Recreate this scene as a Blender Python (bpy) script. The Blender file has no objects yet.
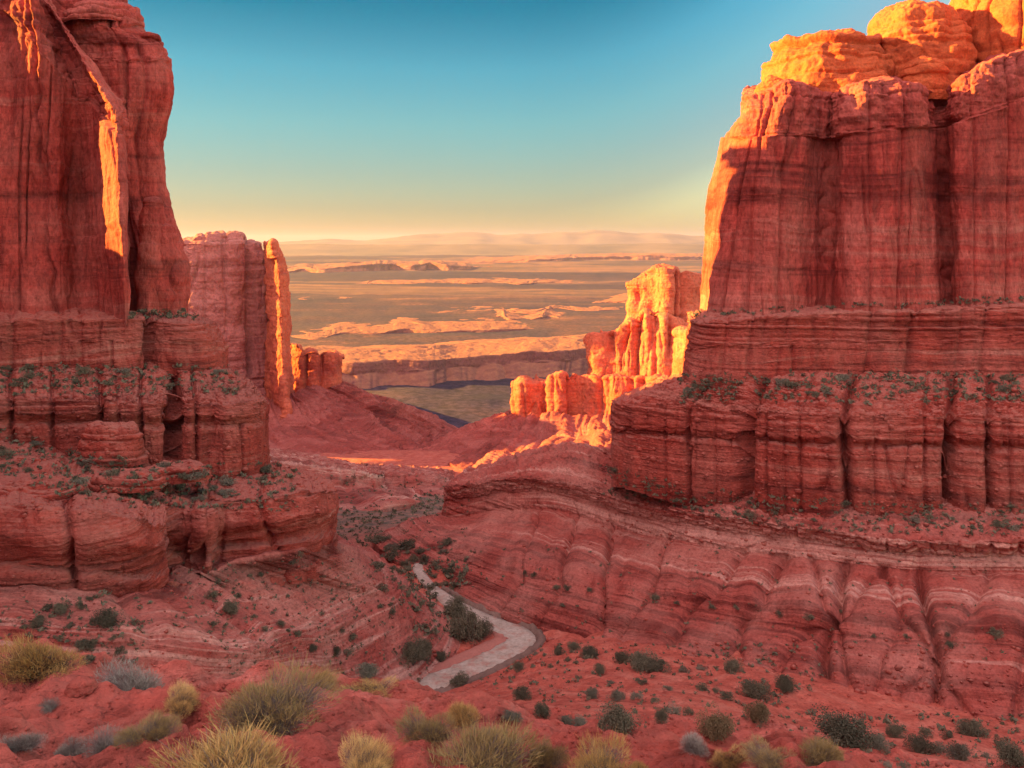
import bpy, math, random
import numpy as np
from mathutils import Vector

# ---------------------------------------------------------------- camera, sky, sun, exposure
scene = bpy.context.scene
F = 880.0            # focal length in pixels of a 1024 wide frame
HORIZON = 240.0      # picture row of the true horizon
cam_data = bpy.data.cameras.new("camera")
cam = bpy.data.objects.new("camera", cam_data)
scene.collection.objects.link(cam)
cam_data.sensor_width = 36.0
cam_data.lens = 36.0 * F / 1024.0
cam_data.shift_y = -(384.0 - HORIZON) / 1024.0
cam_data.clip_start = 0.2
cam_data.clip_end = 120000.0
cam.location = (0, 0, 0)
cam.rotation_euler = (math.radians(90), 0, 0)
scene.camera = cam

SUN_AZ = math.radians(80.0)      # to the left of the view direction
SUN_EL = math.radians(14.0)
sun_dir = Vector((-math.sin(SUN_AZ) * math.cos(SUN_EL), math.cos(SUN_AZ) * math.cos(SUN_EL), math.sin(SUN_EL)))

world = bpy.data.worlds.new("World")
scene.world = world
world.use_nodes = True
wn = world.node_tree
wn.nodes.clear()
w_out = wn.nodes.new("ShaderNodeOutputWorld")
w_bg = wn.nodes.new("ShaderNodeBackground")
w_sky = wn.nodes.new("ShaderNodeTexSky")
w_sky.sky_type = 'NISHITA'
w_sky.sun_disc = False
w_sky.sun_elevation = SUN_EL
w_sky.sun_rotation = -SUN_AZ
w_sky.altitude = 1400
w_sky.air_density = 1.0
w_sky.dust_density = 3.0
w_sky.ozone_density = 3.0
w_bg.inputs["Strength"].default_value = 0.036
FILL_GLOW = (10.6, 8.2, 8.2, 1)
# colour of the evening air by height above the horizon (paler to the right), and an added glow overhead and behind the viewer that fills the shade
def _wn(t, **kw):
    n = wn.nodes.new(t)
    for k_, v_ in kw.items(): setattr(n, k_, v_)
    return n
def _wm(op, a_, b_=0.0, clamp=False):
    n = _wn("ShaderNodeMath", operation=op, use_clamp=clamp)
    for s_, v_ in ((n.inputs[0], a_), (n.inputs[1], b_)):
        if hasattr(v_, 'node'): wn.links.new(v_, s_)
        else: s_.default_value = v_
    return n.outputs[0]
w_tc = _wn("ShaderNodeTexCoord")
w_sep = _wn("ShaderNodeSeparateXYZ"); wn.links.new(w_tc.outputs["Generated"], w_sep.inputs[0])
zeff = _wm('SUBTRACT', w_sep.outputs[2], _wm('MULTIPLY', _wm('POWER', _wm('MAXIMUM', w_sep.outputs[0], 0.0), 2.0), 1.15))
w_ramp = _wn("ShaderNodeValToRGB"); wn.links.new(zeff, w_ramp.inputs[0])
SKY_TINT = [(0.0, (0.97, 0.76, 0.45)), (0.035, (0.70, 0.61, 0.42)), (0.075, (0.60, 0.64, 0.47)), (0.13, (0.46, 0.75, 0.57)), (0.19, (0.26, 0.74, 0.62)), (0.255, (0.0, 0.50, 0.48)), (0.5, (0.25, 0.5, 0.5))]
cr_ = w_ramp.color_ramp
cr_.elements[0].position = 0.0; cr_.elements[0].color = (*SKY_TINT[0][1], 1)
cr_.elements[1].position = 1.0; cr_.elements[1].color = (0.4, 0.5, 0.5, 1)
for p_, c_ in SKY_TINT[1:]:
    e_ = cr_.elements.new(p_); e_.color = (*c_, 1)
w_mul = _wn("ShaderNodeMix", data_type='RGBA', blend_type='MULTIPLY'); w_mul.inputs[0].default_value = 1.0
side_ = _wm('ADD', _wm('ADD', 1.0, _wm('MULTIPLY', _wm('POWER', _wm('MAXIMUM', w_sep.outputs[0], 0.0), 2.0), 5.0)), _wm('MULTIPLY', _wm('MINIMUM', w_sep.outputs[0], 0.0), 0.45))
w_side = _wn("ShaderNodeMix", data_type='RGBA', blend_type='MULTIPLY'); w_side.inputs[0].default_value = 1.0
wn.links.new(w_sky.outputs[0], w_side.inputs[6]); wn.links.new(side_, w_side.inputs[7])
wn.links.new(w_side.outputs[2], w_mul.inputs[6]); wn.links.new(w_ramp.outputs[0], w_mul.inputs[7])
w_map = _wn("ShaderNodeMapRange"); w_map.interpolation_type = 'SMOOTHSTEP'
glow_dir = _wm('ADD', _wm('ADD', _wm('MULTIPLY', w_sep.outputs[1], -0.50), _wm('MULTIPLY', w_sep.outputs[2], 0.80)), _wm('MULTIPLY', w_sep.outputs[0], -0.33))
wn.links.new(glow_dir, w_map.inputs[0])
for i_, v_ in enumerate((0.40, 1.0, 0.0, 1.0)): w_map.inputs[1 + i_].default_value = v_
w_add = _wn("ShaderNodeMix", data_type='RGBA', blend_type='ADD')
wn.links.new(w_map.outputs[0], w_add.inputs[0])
wn.links.new(w_mul.outputs[2], w_add.inputs[6]); w_add.inputs[7].default_value = FILL_GLOW
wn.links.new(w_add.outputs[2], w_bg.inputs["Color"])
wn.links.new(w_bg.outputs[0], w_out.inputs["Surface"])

sun_data = bpy.data.lights.new("sun", 'SUN')
sun_data.energy = 5.0
sun_data.angle = math.radians(0.5)
sun_data.color = (1.0, 0.66, 0.12)
sun = bpy.data.objects.new("sun", sun_data)
sun.rotation_euler = sun_dir.to_track_quat('Z', 'Y').to_euler()
scene.collection.objects.link(sun)

scene.view_settings.view_transform = 'Standard'
scene.view_settings.look = 'None'
scene.view_settings.gamma = 1.0
scene.view_settings.exposure = 2.8
scene.render.engine = 'CYCLES'
scene.cycles.max_bounces = 6
scene.cycles.diffuse_bounces = 2
scene.cycles.volume_bounces = 0
scene.cycles.use_denoising = True

C = scene.collection
HAZE = 2.4e-5
rng = np.random.default_rng(7)
random.seed(7)

# ---------------------------------------------------------------- helpers
def P(px, py, Y):
    return ((px - 512.0) / F * Y, Y, (HORIZON - py) / F * Y)

_perm = np.random.default_rng(11).permutation(256).astype(np.int32)
_perm = np.concatenate([_perm, _perm])
_g = np.random.default_rng(12).normal(size=(256, 3)).astype(np.float32)
_g /= np.linalg.norm(_g, axis=1, keepdims=True)

def noise3(x, y, z):
    x = np.asarray(x, np.float32); y = np.asarray(y, np.float32); z = np.asarray(z, np.float32)
    x, y, z = np.broadcast_arrays(x, y, z)
    xi = np.floor(x); yi = np.floor(y); zi = np.floor(z)
    fx = x - xi; fy = y - yi; fz = z - zi
    xi = xi.astype(np.int32) & 255; yi = yi.astype(np.int32) & 255; zi = zi.astype(np.int32) & 255
    u = fx * fx * fx * (fx * (fx * 6 - 15) + 10)
    v = fy * fy * fy * (fy * (fy * 6 - 15) + 10)
    w = fz * fz * fz * (fz * (fz * 6 - 15) + 10)
    def corner(i, j, k):
        h = _perm[_perm[_perm[(xi + i) & 255] + ((yi + j) & 255)] + ((zi + k) & 255)]
        g = _g[h]
        return g[..., 0] * (fx - i) + g[..., 1] * (fy - j) + g[..., 2] * (fz - k)
    def lerp(a, b, t): return a + (b - a) * t
    x00 = lerp(corner(0, 0, 0), corner(1, 0, 0), u)
    x10 = lerp(corner(0, 1, 0), corner(1, 1, 0), u)
    x01 = lerp(corner(0, 0, 1), corner(1, 0, 1), u)
    x11 = lerp(corner(0, 1, 1), corner(1, 1, 1), u)
    return lerp(lerp(x00, x10, v), lerp(x01, x11, v), w) * 1.6

def fbm(x, y, z, octs=4, gain=0.5, lac=2.03):
    a = 1.0; s = 0.0
    for i in range(octs):
        s = s + a * noise3(x + 17.3 * i, y + 5.1 * i, z + 9.7 * i)
        x = x * lac; y = y * lac; z = z * lac; a *= gain
    return s

def strata_table(seed, mean, zmin, zmax, step):
    """protrusion of bedding layers as a function of height: rounded ledges with notches between"""
    r = np.random.default_rng(seed)
    zs = np.arange(zmin, zmax, step)
    out = np.zeros_like(zs)
    z = zmin
    while z < zmax:
        th = mean * (0.35 + r.exponential(0.75))
        m = (zs >= z) & (zs < z + th)
        w = (zs[m] - z) / th
        out[m] = r.uniform(-0.7, 0.7) + 0.55 * (1 - np.abs(2 * w - 1) ** 3) - 0.25
        z += th
    k = np.ones(3) / 3
    return zs, np.convolve(out, k, mode='same')

def smooth_axis(a, n, axis):
    if n < 1: return a
    k = np.hanning(2 * n + 3)[1:-1]; k /= k.sum()
    pad = [(0, 0)] * a.ndim; pad[axis] = (n, n)
    ap = np.pad(a, pad, mode='edge')
    out = np.zeros_like(a)
    for i, kk in enumerate(k):
        sl = [slice(None)] * a.ndim; sl[axis] = slice(i, i + a.shape[axis])
        out = out + kk * ap[tuple(sl)]
    return out

def hermite_cols(K, w, wq):
    """K (R,C,3) control points at params w (C); values at wq by limited cubic Hermite"""
    R, Cn, _ = K.shape
    d = (K[:, 1:] - K[:, :-1]) / (w[1:] - w[:-1])[None, :, None]
    m = np.zeros_like(K)
    m[:, 0] = d[:, 0]; m[:, -1] = d[:, -1]
    if Cn > 2:
        h = (w[1:] - w[:-1])
        m[:, 1:-1] = (d[:, :-1] * h[None, 1:, None] + d[:, 1:] * h[None, :-1, None]) / (h[:-1] + h[1:])[None, :, None]
    i = np.clip(np.searchsorted(w, wq, side='right') - 1, 0, Cn - 2)
    h = (w[i + 1] - w[i]); t = (wq - w[i]) / h
    t = t[None, :, None]; h = h[None, :, None]
    h00 = 2 * t**3 - 3 * t**2 + 1; h10 = t**3 - 2 * t**2 + t; h01 = -2 * t**3 + 3 * t**2; h11 = t**3 - t**2
    return h00 * K[:, i] + h10 * h * m[:, i] + h01 * K[:, i + 1] + h11 * h * m[:, i + 1]

def grid_mesh(name, V, closed=False):
    R, Cn, _ = V.shape
    me = bpy.data.meshes.new(name)
    me.vertices.add(R * Cn)
    me.vertices.foreach_set("co", V.reshape(-1).astype(np.float32))
    idx = np.arange(R * Cn, dtype=np.int32).reshape(R, Cn)
    q = np.stack([idx[:-1, :-1], idx[1:, :-1], idx[1:, 1:], idx[:-1, 1:]], -1).reshape(-1, 4)
    n = len(q)
    me.loops.add(n * 4); me.polygons.add(n)
    me.loops.foreach_set("vertex_index", q.reshape(-1))
    me.polygons.foreach_set("loop_start", np.arange(0, n * 4, 4, dtype=np.int32))
    me.polygons.foreach_set("use_smooth", np.ones(n, dtype=bool))
    me.update(calc_edges=True)
    if id(V) in BED:
        at_ = me.attributes.new("bed", 'FLOAT', 'POINT'); at_.data.foreach_set("value", BED.pop(id(V)).reshape(-1).astype(np.float32))
    return me

def link(name, me, mat, label=None, cat=None, group=None, kind=None, parent=None):
    o = bpy.data.objects.new(name, me)
    if mat is not None and me is not None:
        me.materials.clear(); me.materials.append(mat)
    C.objects.link(o)
    if parent: o.parent = parent
    if label: o["label"] = label
    if cat: o["category"] = cat
    if group: o["group"] = group
    if kind: o["kind"] = kind
    return o

BED = {}
STYLE0 = dict(butt=0, butt_l=10, joint=0, joint_l=6, joint_w=0.05, strata=0, rough=0.1, rough_l=1.5,
              rill=0, rill_l=3, cleft=1.0, block=0, block_l=4, rz=1.0, beds=0)

def loft(rows, bands, step=1.0, vstep=None, scale=1.0, soft=3, clefts=(), ref=1, seed=1, strata_l=1.2, dip=0.0, K=None, skirt=None):
    """sheet lofted through contour lines (top to bottom, columns left to right), then weathered.
    rows: lists of (px, py, Y); bands: one style per gap between rows"""
    vstep = vstep or step
    if K is None:
        K = np.array([[P(*c) for c in r] for r in rows], dtype=np.float64)
    if skirt is None: skirt = 4.0 * scale
    if skirt > 0:
        low = K[-1:].copy(); low[..., 2] -= skirt
        K = np.concatenate([K, low], 0); bands = list(bands) + [dict(bands[-1])]
    R, Cn, _ = K.shape
    depth = np.maximum(K[..., 1], 2.0)
    seg = np.linalg.norm(K[:, 1:] - K[:, :-1], axis=2) / (0.5 * (depth[:, 1:] + depth[:, :-1])) * F
    pxs = np.clip(K[..., 0] / depth * F + 512, -400, 1500)
    seg0 = seg
    onscr = ((pxs[:, 1:] > -20) | (pxs[:, :-1] > -20)) & ((pxs[:, 1:] < 1060) | (pxs[:, :-1] < 1060))
    seg = np.where(onscr, seg, np.minimum(seg * 0.1, 60))
    w = np.concatenate([[0], np.cumsum(seg.mean(0) + 1e-3)])
    NC = int(w[-1] / step) + 2
    wf = np.concatenate([[0], np.cumsum(seg0.mean(0) + 1e-3)])
    wq = np.interp(np.linspace(0, w[-1], NC), w, wf)
    w = wf
    G = hermite_cols(K, w, wq)                                   # (R, NC, 3)
    ulen = np.linalg.norm(G[:, 1:] - G[:, :-1], axis=2).mean(0)
    u = np.concatenate([[0], np.cumsum(ulen)])
    parts = []; sty = []
    for b in range(R - 1):
        dl = np.linalg.norm(G[b + 1] - G[b], axis=1) / np.maximum(0.5 * (G[b + 1, :, 1] + G[b, :, 1]), 2) * F
        vis = np.percentile(np.minimum(dl, 400), 60)
        if skirt > 0 and b == R - 2: vis = min(vis, 12 * vstep)
        nt = max(int(vis / vstep), 3)
        t = np.linspace(0, 1, nt, endpoint=(b == R - 2))[:, None, None]
        parts.append(G[b][None] * (1 - t) + G[b + 1][None] * t)
        st = dict(STYLE0); st.update(bands[b])
        sty += [st] * nt
    V = np.concatenate(parts, 0)
    V = smooth_axis(V, soft, 0)
    NT = V.shape[0]
    def prm(k, sm=4):
        a = np.array([s[k] for s in sty], dtype=np.float64)
        return smooth_axis(a, sm, 0)[:, None]
    ds = np.gradient(V, axis=1); dt = np.gradient(V, axis=0)
    N = np.cross(dt, ds)
    N /= np.maximum(np.linalg.norm(N, axis=2, keepdims=True), 1e-9)
    N = smooth_axis(smooth_axis(N, 4, 0), 6, 1)
    N /= np.maximum(np.linalg.norm(N, axis=2, keepdims=True), 1e-9)
    S = scale
    X, Y, Z = V[..., 0] / S, V[..., 1] / S, V[..., 2] / S
    U = (u / S)[None, :] + 0 * X + seed * 37.7
    wob = 0.5 * noise3(X / 9, Y / 9, Z / 5 + seed)
    D = np.zeros_like(X)
    bt = prm('butt')
    if bt.max() > 0:
        lam = np.array([s['butt_l'] for s in sty])[:, None]
        n1 = noise3((U + wob) / lam, Z / (lam * 5) + seed, seed * 1.3)
        n2 = noise3((U + wob) / (lam * 0.37), Z / (lam * 2.6) + seed, seed * 2.3 + 4)
        D += bt * (1.5 * np.abs(n1) - 0.45 + 0.55 * np.abs(n2))
    jn = prm('joint')
    if jn.max() > 0:
        lam = np.array([s['joint_l'] for s in sty])[:, None]
        n = noise3((U + 0.4 * wob) / lam + 3.3, Z / (lam * 7), seed * 3.1)
        gate = np.clip(noise3(U / (lam * 1.2), Z / (lam * 1.4), seed + 8.8) * 2.5 + 0.6, 0, 1)
        D -= jn * gate * np.exp(-(n / prm('joint_w')) ** 2)
        n = noise3((U + 0.5 * wob) / (lam * 0.43) + 9.3, Z / (lam * 3), seed * 4.1)
        gate = np.clip(noise3(U / (lam * 0.7), Z / (lam * 0.5), seed + 2.8) * 3, 0, 1)
        D -= 0.35 * jn * gate * np.exp(-(n / (prm('joint_w') * 1.3)) ** 2)
    bl = prm('block')
    if bl.max() > 0:      # squarish blocks between vertical joints, each set forward or back, rows of blocks shifted
        lam = np.array([s['block_l'] for s in sty])[:, None]
        row = np.floor((Z + 0.25 * wob) / (lam * 0.55))
        cu = (U + 0.3 * wob) / lam + row * 0.37
        ci = np.floor(cu); fr = cu - ci
        h = np.sin(ci * 12.9898 + row * 78.233 + seed) * 43758.5453; h = h - np.floor(h)
        edge = np.minimum(fr, 1 - fr) * 2
        fz = (Z + 0.25 * wob) / (lam * 0.55) - row
        ez = np.minimum(fz, 1 - fz) * 2
        D += bl * ((h - 0.5) * 0.7 - 0.6 * np.exp(-(edge / 0.16) ** 2) - 0.45 * np.exp(-(ez / 0.2) ** 2))
    sa = prm('strata')
    if sa.max() > 0:
        zz = Z + dip * X + 0.5 * strata_l * noise3(X / 22, Y / 22, 3.3 + seed) + 0.12 * strata_l * noise3(X / 3, Y / 3, seed * 1.7)
        lo, hi = float(zz.min()) - 1, float(zz.max()) + 1
        t1 = strata_table(seed, strata_l, lo, hi, strata_l / 40)
        t2 = strata_table(seed + 50, strata_l * 0.27, lo, hi, strata_l / 60)
        D += sa * (np.interp(zz, *t1) + 0.4 * np.interp(zz, *t2)) * (0.75 + 0.5 * noise3(X / 6, Y / 6, Z / 3))
    ri = prm('rill')
    if ri.max() > 0:
        lam = np.array([s['rill_l'] for s in sty])[:, None]
        tn = np.linspace(0, 1, NT)[:, None]
        n1 = noise3((U + wob * 1.5) / lam, tn * 1.5, seed + 0.7)
        n2 = noise3((U + wob) / (lam * 0.3), tn * 3.0, seed + 5.7)
        D += ri * (1.6 * np.abs(n1) - 0.4 + 0.35 * np.abs(n2))
    for cl in clefts:
        cpx, amp, wid = cl[0], cl[1], cl[2]
        tilt = cl[3] if len(cl) > 3 else 0.0
        rp = G[ref, :, 0] / np.maximum(G[ref, :, 1], 1) * F + 512
        u0 = u[np.argmin(np.abs(rp - cpx))] / S + seed * 37.7
        z0 = G[ref, :, 2].mean() / S
        du = np.abs(U - u0 - tilt * (Z - z0) + (0.9 * noise3(Z / 3.1, cpx * .37, seed) if tilt and wid > .3 and amp < 2.1 else 0) + 0.35 * wid * wob + 0.15 * wid * noise3(X, Y, Z))
        D -= prm('cleft') * amp * np.exp(-(du / wid) ** 1.4)
    ro = prm('rough')
    rl = np.array([s['rough_l'] for s in sty])[:, None]
    fade = np.clip(1.0 - 0 * X, 0, 1)
    rz = prm('rz')
    D += ro * fbm(X / rl, Y / rl, Z / (rl * rz) + seed, 5, 0.54)
    be = prm('beds')
    if be.max() > 0:      # terraces that follow the sheet's own layers
        bl_ = np.concatenate([[0], np.cumsum(np.linalg.norm(V[1:] - V[:-1], axis=2).mean(1))])[:, None] / S
        bb = bl_ + 0.9 * strata_l * noise3(U / 30, bl_ / 12, seed * .9) + .18 * strata_l * noise3(U / 4, bl_ / 4, seed * .3)
        lo, hi = float(bb.min()) - 1, float(bb.max()) + 1
        t1 = strata_table(seed + 7, strata_l, lo, hi, strata_l / 40)
        t2 = strata_table(seed + 57, strata_l * .3, lo, hi, strata_l / 60)
        D += be * (np.interp(bb, *t1) + .4 * np.interp(bb, *t2)) * (.7 + .7 * noise3(U / 9, bl_ / 9, seed + 1.1))
    V = V + N * (D * S)[..., None]
    bedm = np.concatenate([[0], np.cumsum(np.linalg.norm(V[1:] - V[:-1], axis=2).mean(1))])
    BED[id(V)] = np.repeat(bedm[:, None], V.shape[1], 1) + seed * 13.0
    return V

# ---------------------------------------------------------------- materials
def mat_new(name):
    m = bpy.data.materials.new(name); m.use_nodes = True
    nt = m.node_tree; nt.nodes.clear()
    out = nt.nodes.new("ShaderNodeOutputMaterial")
    b = nt.nodes.new("ShaderNodeBsdfPrincipled")
    nt.links.new(b.outputs[0], out.inputs[0])
    b.inputs["Roughness"].default_value = 0.95
    b.inputs["Specular IOR Level"].default_value = 0.12
    return m, nt, b

class NT:
    def __init__(s, nt): s.nt = nt
    def node(s, t, **kw):
        n = s.nt.nodes.new(t)
        for k, v in kw.items(): setattr(n, k, v)
        return n
    def link(s, a, b): s.nt.links.new(a, b)
    def val(s, sock, v):
        if hasattr(v, 'node'): s.link(v, sock)
        else: sock.default_value = v
    def math(s, op, a, b=0.0, c=0.0):
        n = s.node("ShaderNodeMath", operation=op)
        s.val(n.inputs[0], a); s.val(n.inputs[1], b); s.val(n.inputs[2], c)
        return n.outputs[0]
    def noise(s, vec, scale, detail=4, rough=0.55, dist=0.0):
        n = s.node("ShaderNodeTexNoise")
        s.link(vec, n.inputs["Vector"])
        n.inputs["Scale"].default_value = scale; n.inputs["Detail"].default_value = detail
        n.inputs["Roughness"].default_value = rough; n.inputs["Distortion"].default_value = dist
        return n.outputs["Fac"]
    def mapping(s, vec, scale):
        n = s.node("ShaderNodeMapping"); s.link(vec, n.inputs[0]); n.inputs["Scale"].default_value = scale
        return n.outputs[0]
    def ramp(s, fac, stops, interp='LINEAR'):
        n = s.node("ShaderNodeValToRGB"); s.link(fac, n.inputs[0])
        cr = n.color_ramp; cr.interpolation = interp
        while len(cr.elements) > 1: cr.elements.remove(cr.elements[-1])
        cr.elements[0].position = stops[0][0]; cr.elements[0].color = (*stops[0][1], 1)
        for p, c in stops[1:]:
            e = cr.elements.new(p); e.color = (*c, 1)
        return n.outputs[0]
    def mix(s, fac, a, b, mode='MIX'):
        n = s.node("ShaderNodeMix", data_type='RGBA', blend_type=mode)
        s.val(n.inputs[0], fac)
        for sock, v in ((n.inputs[6], a), (n.inputs[7], b)):
            if hasattr(v, 'node'): s.link(v, sock)
            else: sock.default_value = (*v, 1)
        return n.outputs[2]
    def maprange(s, v, a, b, c, d):
        n = s.node("ShaderNodeMapRange"); s.link(v, n.inputs[0])
        for i, q in enumerate((a, b, c, d)): n.inputs[1 + i].default_value = q
        return n.outputs[0]

def g(v): return (v, v, v)

def sandstone(name, dark, mid, light, sand, S=1.0, bed=0.35, fine=1.6, streak=0.35, sandy=0.6, bump=0.5, speck=0.0, streak_f=0.5, beds_attr=None, con=1.0, az=1.0, gs=3.0, gc=1.0):
    """red rock: bedding colours by height, vertical wash streaks, grain, loose sand on flat tops"""
    m, nt, b = mat_new(name)
    q = NT(nt)
    co = q.node("ShaderNodeTexCoord").outputs["Object"]
    # bedding
    warp = q.noise(co, 0.05 / S, 2)
    sep = q.node("ShaderNodeSeparateXYZ"); q.link(co, sep.inputs[0])
    zz = q.math('ADD', sep.outputs[2], q.math('MULTIPLY', warp, 5.0 * S))
    if beds_attr:        # bedding that follows the slope's own layers (metres down the slope)
        at_ = q.node("ShaderNodeAttribute"); at_.attribute_name = "bed"
        zz = q.math('ADD', q.math('MULTIPLY', at_.outputs["Fac"], beds_attr), q.math('MULTIPLY', warp, 1.6 * S))
    comb = q.node("ShaderNodeCombineXYZ")
    q.link(q.math('MULTIPLY', sep.outputs[0], 0.03), comb.inputs[0])
    q.link(q.math('MULTIPLY', sep.outputs[1], 0.03), comb.inputs[1])
    q.link(zz, comb.inputs[2])
    b1 = q.noise(comb.outputs[0], bed / S, 3, 0.6)
    b2 = q.noise(comb.outputs[0], fine / S, 4, 0.7)
    beds = q.math('ADD', q.math('MULTIPLY', b1, 0.62), q.math('MULTIPLY', b2, 0.38))
    col = q.ramp(beds, [(0.5 - .16 * con, dark), (0.5 - .04 * con, mid), (0.5 + .05 * con, mid), (0.5 + .16 * con, light)])
    # wash streaks
    st = q.noise(q.mapping(co, (1, 1, 0.06)), streak_f / S, 5, 0.65)
    stf = q.maprange(st, 0.38, 0.62, 0.0, 1.0)
    col = q.mix(q.math('MULTIPLY', stf, streak), col, q.mix(0.8, col, dark))
    big = q.noise(co, 0.12 / S, 3, 0.55)
    col = q.mix(q.maprange(big, 0.4, 0.7, 0, 0.45), col, light)
    grain = q.noise(q.mapping(co, (1, 1, az)), gs / S, 7, 0.74)
    col = q.mix(1.0, col, q.ramp(grain, [(0.5 - .25 / gc, g(0.45)), (0.5, g(1.0)), (0.5 + .25 / gc, g(1.42))]), 'MULTIPLY')
    if speck > 0:
        v = q.node("ShaderNodeTexVoronoi"); q.link(co, v.inputs["Vector"]); v.inputs["Scale"].default_value = 1.1 / S
        sp = q.maprange(v.outputs["Distance"], 0.1, 0.42, 1.0, 0.0)
        gate = q.maprange(q.noise(co, 0.5 / S, 3), 0.45, 0.6, 0, 1)
        col = q.mix(q.math('MULTIPLY', q.math('MULTIPLY', sp, gate), speck), col, dark)
    geo = q.node("ShaderNodeNewGeometry")
    sn = q.node("ShaderNodeSeparateXYZ"); q.link(geo.outputs["Normal"], sn.inputs[0])
    fl = q.math('ADD', sn.outputs[2], q.math('MULTIPLY', q.math('SUBTRACT', q.noise(co, 0.9 / S, 4, 0.7), 0.5), 0.9))
    flat = q.maprange(fl, 0.55, 0.95, 0.0, sandy)
    col = q.mix(flat, col, q.mix(q.noise(co, 2.3 / S, 5, 0.7), sand, mid))
    q.link(col, b.inputs["Base Color"])
    h = q.math('ADD', q.math('MULTIPLY', q.noise(q.mapping(co, (1, 1, az)), 1.7 / S, 8, 0.68), 1.0), q.math('MULTIPLY', b2, 0.9))
    h = q.math('ADD', h, q.math('MULTIPLY', q.noise(q.mapping(co, (1, 1, 0.12)), 2.2 / S, 5, 0.6), 0.5))
    bp = q.node("ShaderNodeBump"); q.link(h, bp.inputs["Height"])
    bp.inputs["Strength"].default_value = bump; bp.inputs["Distance"].default_value = 0.35 * S
    q.link(bp.outputs[0], b.inputs["Normal"])
    return m

RED_D = (0.15, 0.020, 0.016); RED = (0.42, 0.058, 0.042); RED_L = (0.52, 0.140, 0.105); SANDC = (0.46, 0.13, 0.10)
M_wall = sandstone("cliff_sandstone", RED_D, RED, (0.48, 0.135, 0.10), SANDC, bed=0.16, fine=0.8, streak=0.85, sandy=0.5, bump=0.8, con=.75, az=.5, streak_f=.7)
M_tier = sandstone("ledge_sandstone", (0.125, 0.018, 0.014), (0.37, 0.058, 0.039), (0.47, 0.15, 0.11), (0.37, 0.175, 0.135), bed=0.35, fine=1.8, streak=0.6, sandy=0.85, bump=0.9, speck=0.5, con=.75, az=2.2)
M_slope = sandstone("slope_shale", (0.14, 0.026, 0.020), (0.35, 0.072, 0.054), (0.58, 0.27, 0.21), (0.38, 0.11, 0.083), bed=0.20, fine=1.3, streak=0.35, sandy=0.2, bump=0.8, speck=0.5, beds_attr=1.0, con=.55)
M_cap = sandstone("cap_sandstone", (0.28, 0.05, 0.02), (0.50, 0.088, 0.030), (0.56, 0.12, 0.045), (0.50, 0.10, 0.04), bed=0.35, fine=1.5, streak=0.25, sandy=0.3, bump=0.6)
M_far = sandstone("butte_sandstone", (0.26, 0.04, 0.03), (0.50, 0.095, 0.045), (0.56, 0.14, 0.07), SANDC, S=4.5, bed=0.18, fine=0.8, streak=0.5, sandy=0.3, bump=0.5)
M_talus = sandstone("talus", (0.15, 0.028, 0.022), (0.31, 0.060, 0.046), (0.42, 0.11, 0.085), (0.31, 0.068, 0.05), S=3.0, bed=0.3, fine=1.2, streak=0.4, sandy=0.2, bump=0.9, speck=0.5, con=.5)
M_butte = sandstone("pink_sandstone", (0.22, 0.06, 0.05), (0.42, 0.125, 0.10), (0.50, 0.18, 0.15), SANDC, S=4.5, bed=0.18, fine=0.8, streak=0.6, sandy=0.3, bump=0.6)
# ---------------------------------------------------------------- landforms
WALL = dict(butt=1.5, butt_l=17, joint=0.7, joint_l=8, joint_w=0.028, strata=0.09, rough=0.3, rough_l=2.0, rz=2.6)
WALL_TOP = dict(butt=1.0, butt_l=8, joint=0.5, joint_l=5, joint_w=0.07, strata=0.22, rough=0.4, rough_l=2.5)
TOP = dict(rough=0.5, rough_l=4, strata=0.1, cleft=0.2)
TIER = dict(butt=0.3, butt_l=6, joint=0.4, joint_l=4.5, joint_w=0.05, strata=0.4, rough=0.17, rough_l=1.6, rz=.35)
TIERLOW = dict(butt=0.45, butt_l=5, joint=0.4, joint_l=4, joint_w=0.05, strata=0.16, rough=0.2, rough_l=1.2, rz=2.2)
BENCH = dict(rough=0.38, rough_l=1.6, rz=.5, strata=0.22, cleft=0.6, block=0.12, block_l=1.3)
SLOPE = dict(rough=0.13, rough_l=2.0, strata=0.10, rill=0.35, rill_l=6, cleft=1)
ST = 'structure'

def land(name, label, cat, V, mat, group=None):
    return link(name, grid_mesh(name, V), mat, label, cat, group, ST)

def rowz(cols, py, dY=0.0, over=None):
    """a contour from column list [(px,Y)...] and rows py (number or list)"""
    out = []
    for i, (px, Y) in enumerate(cols):
        p = py[i] if isinstance(py, (list, tuple)) else py
        out.append((px, p, Y + dY))
    return out

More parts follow.
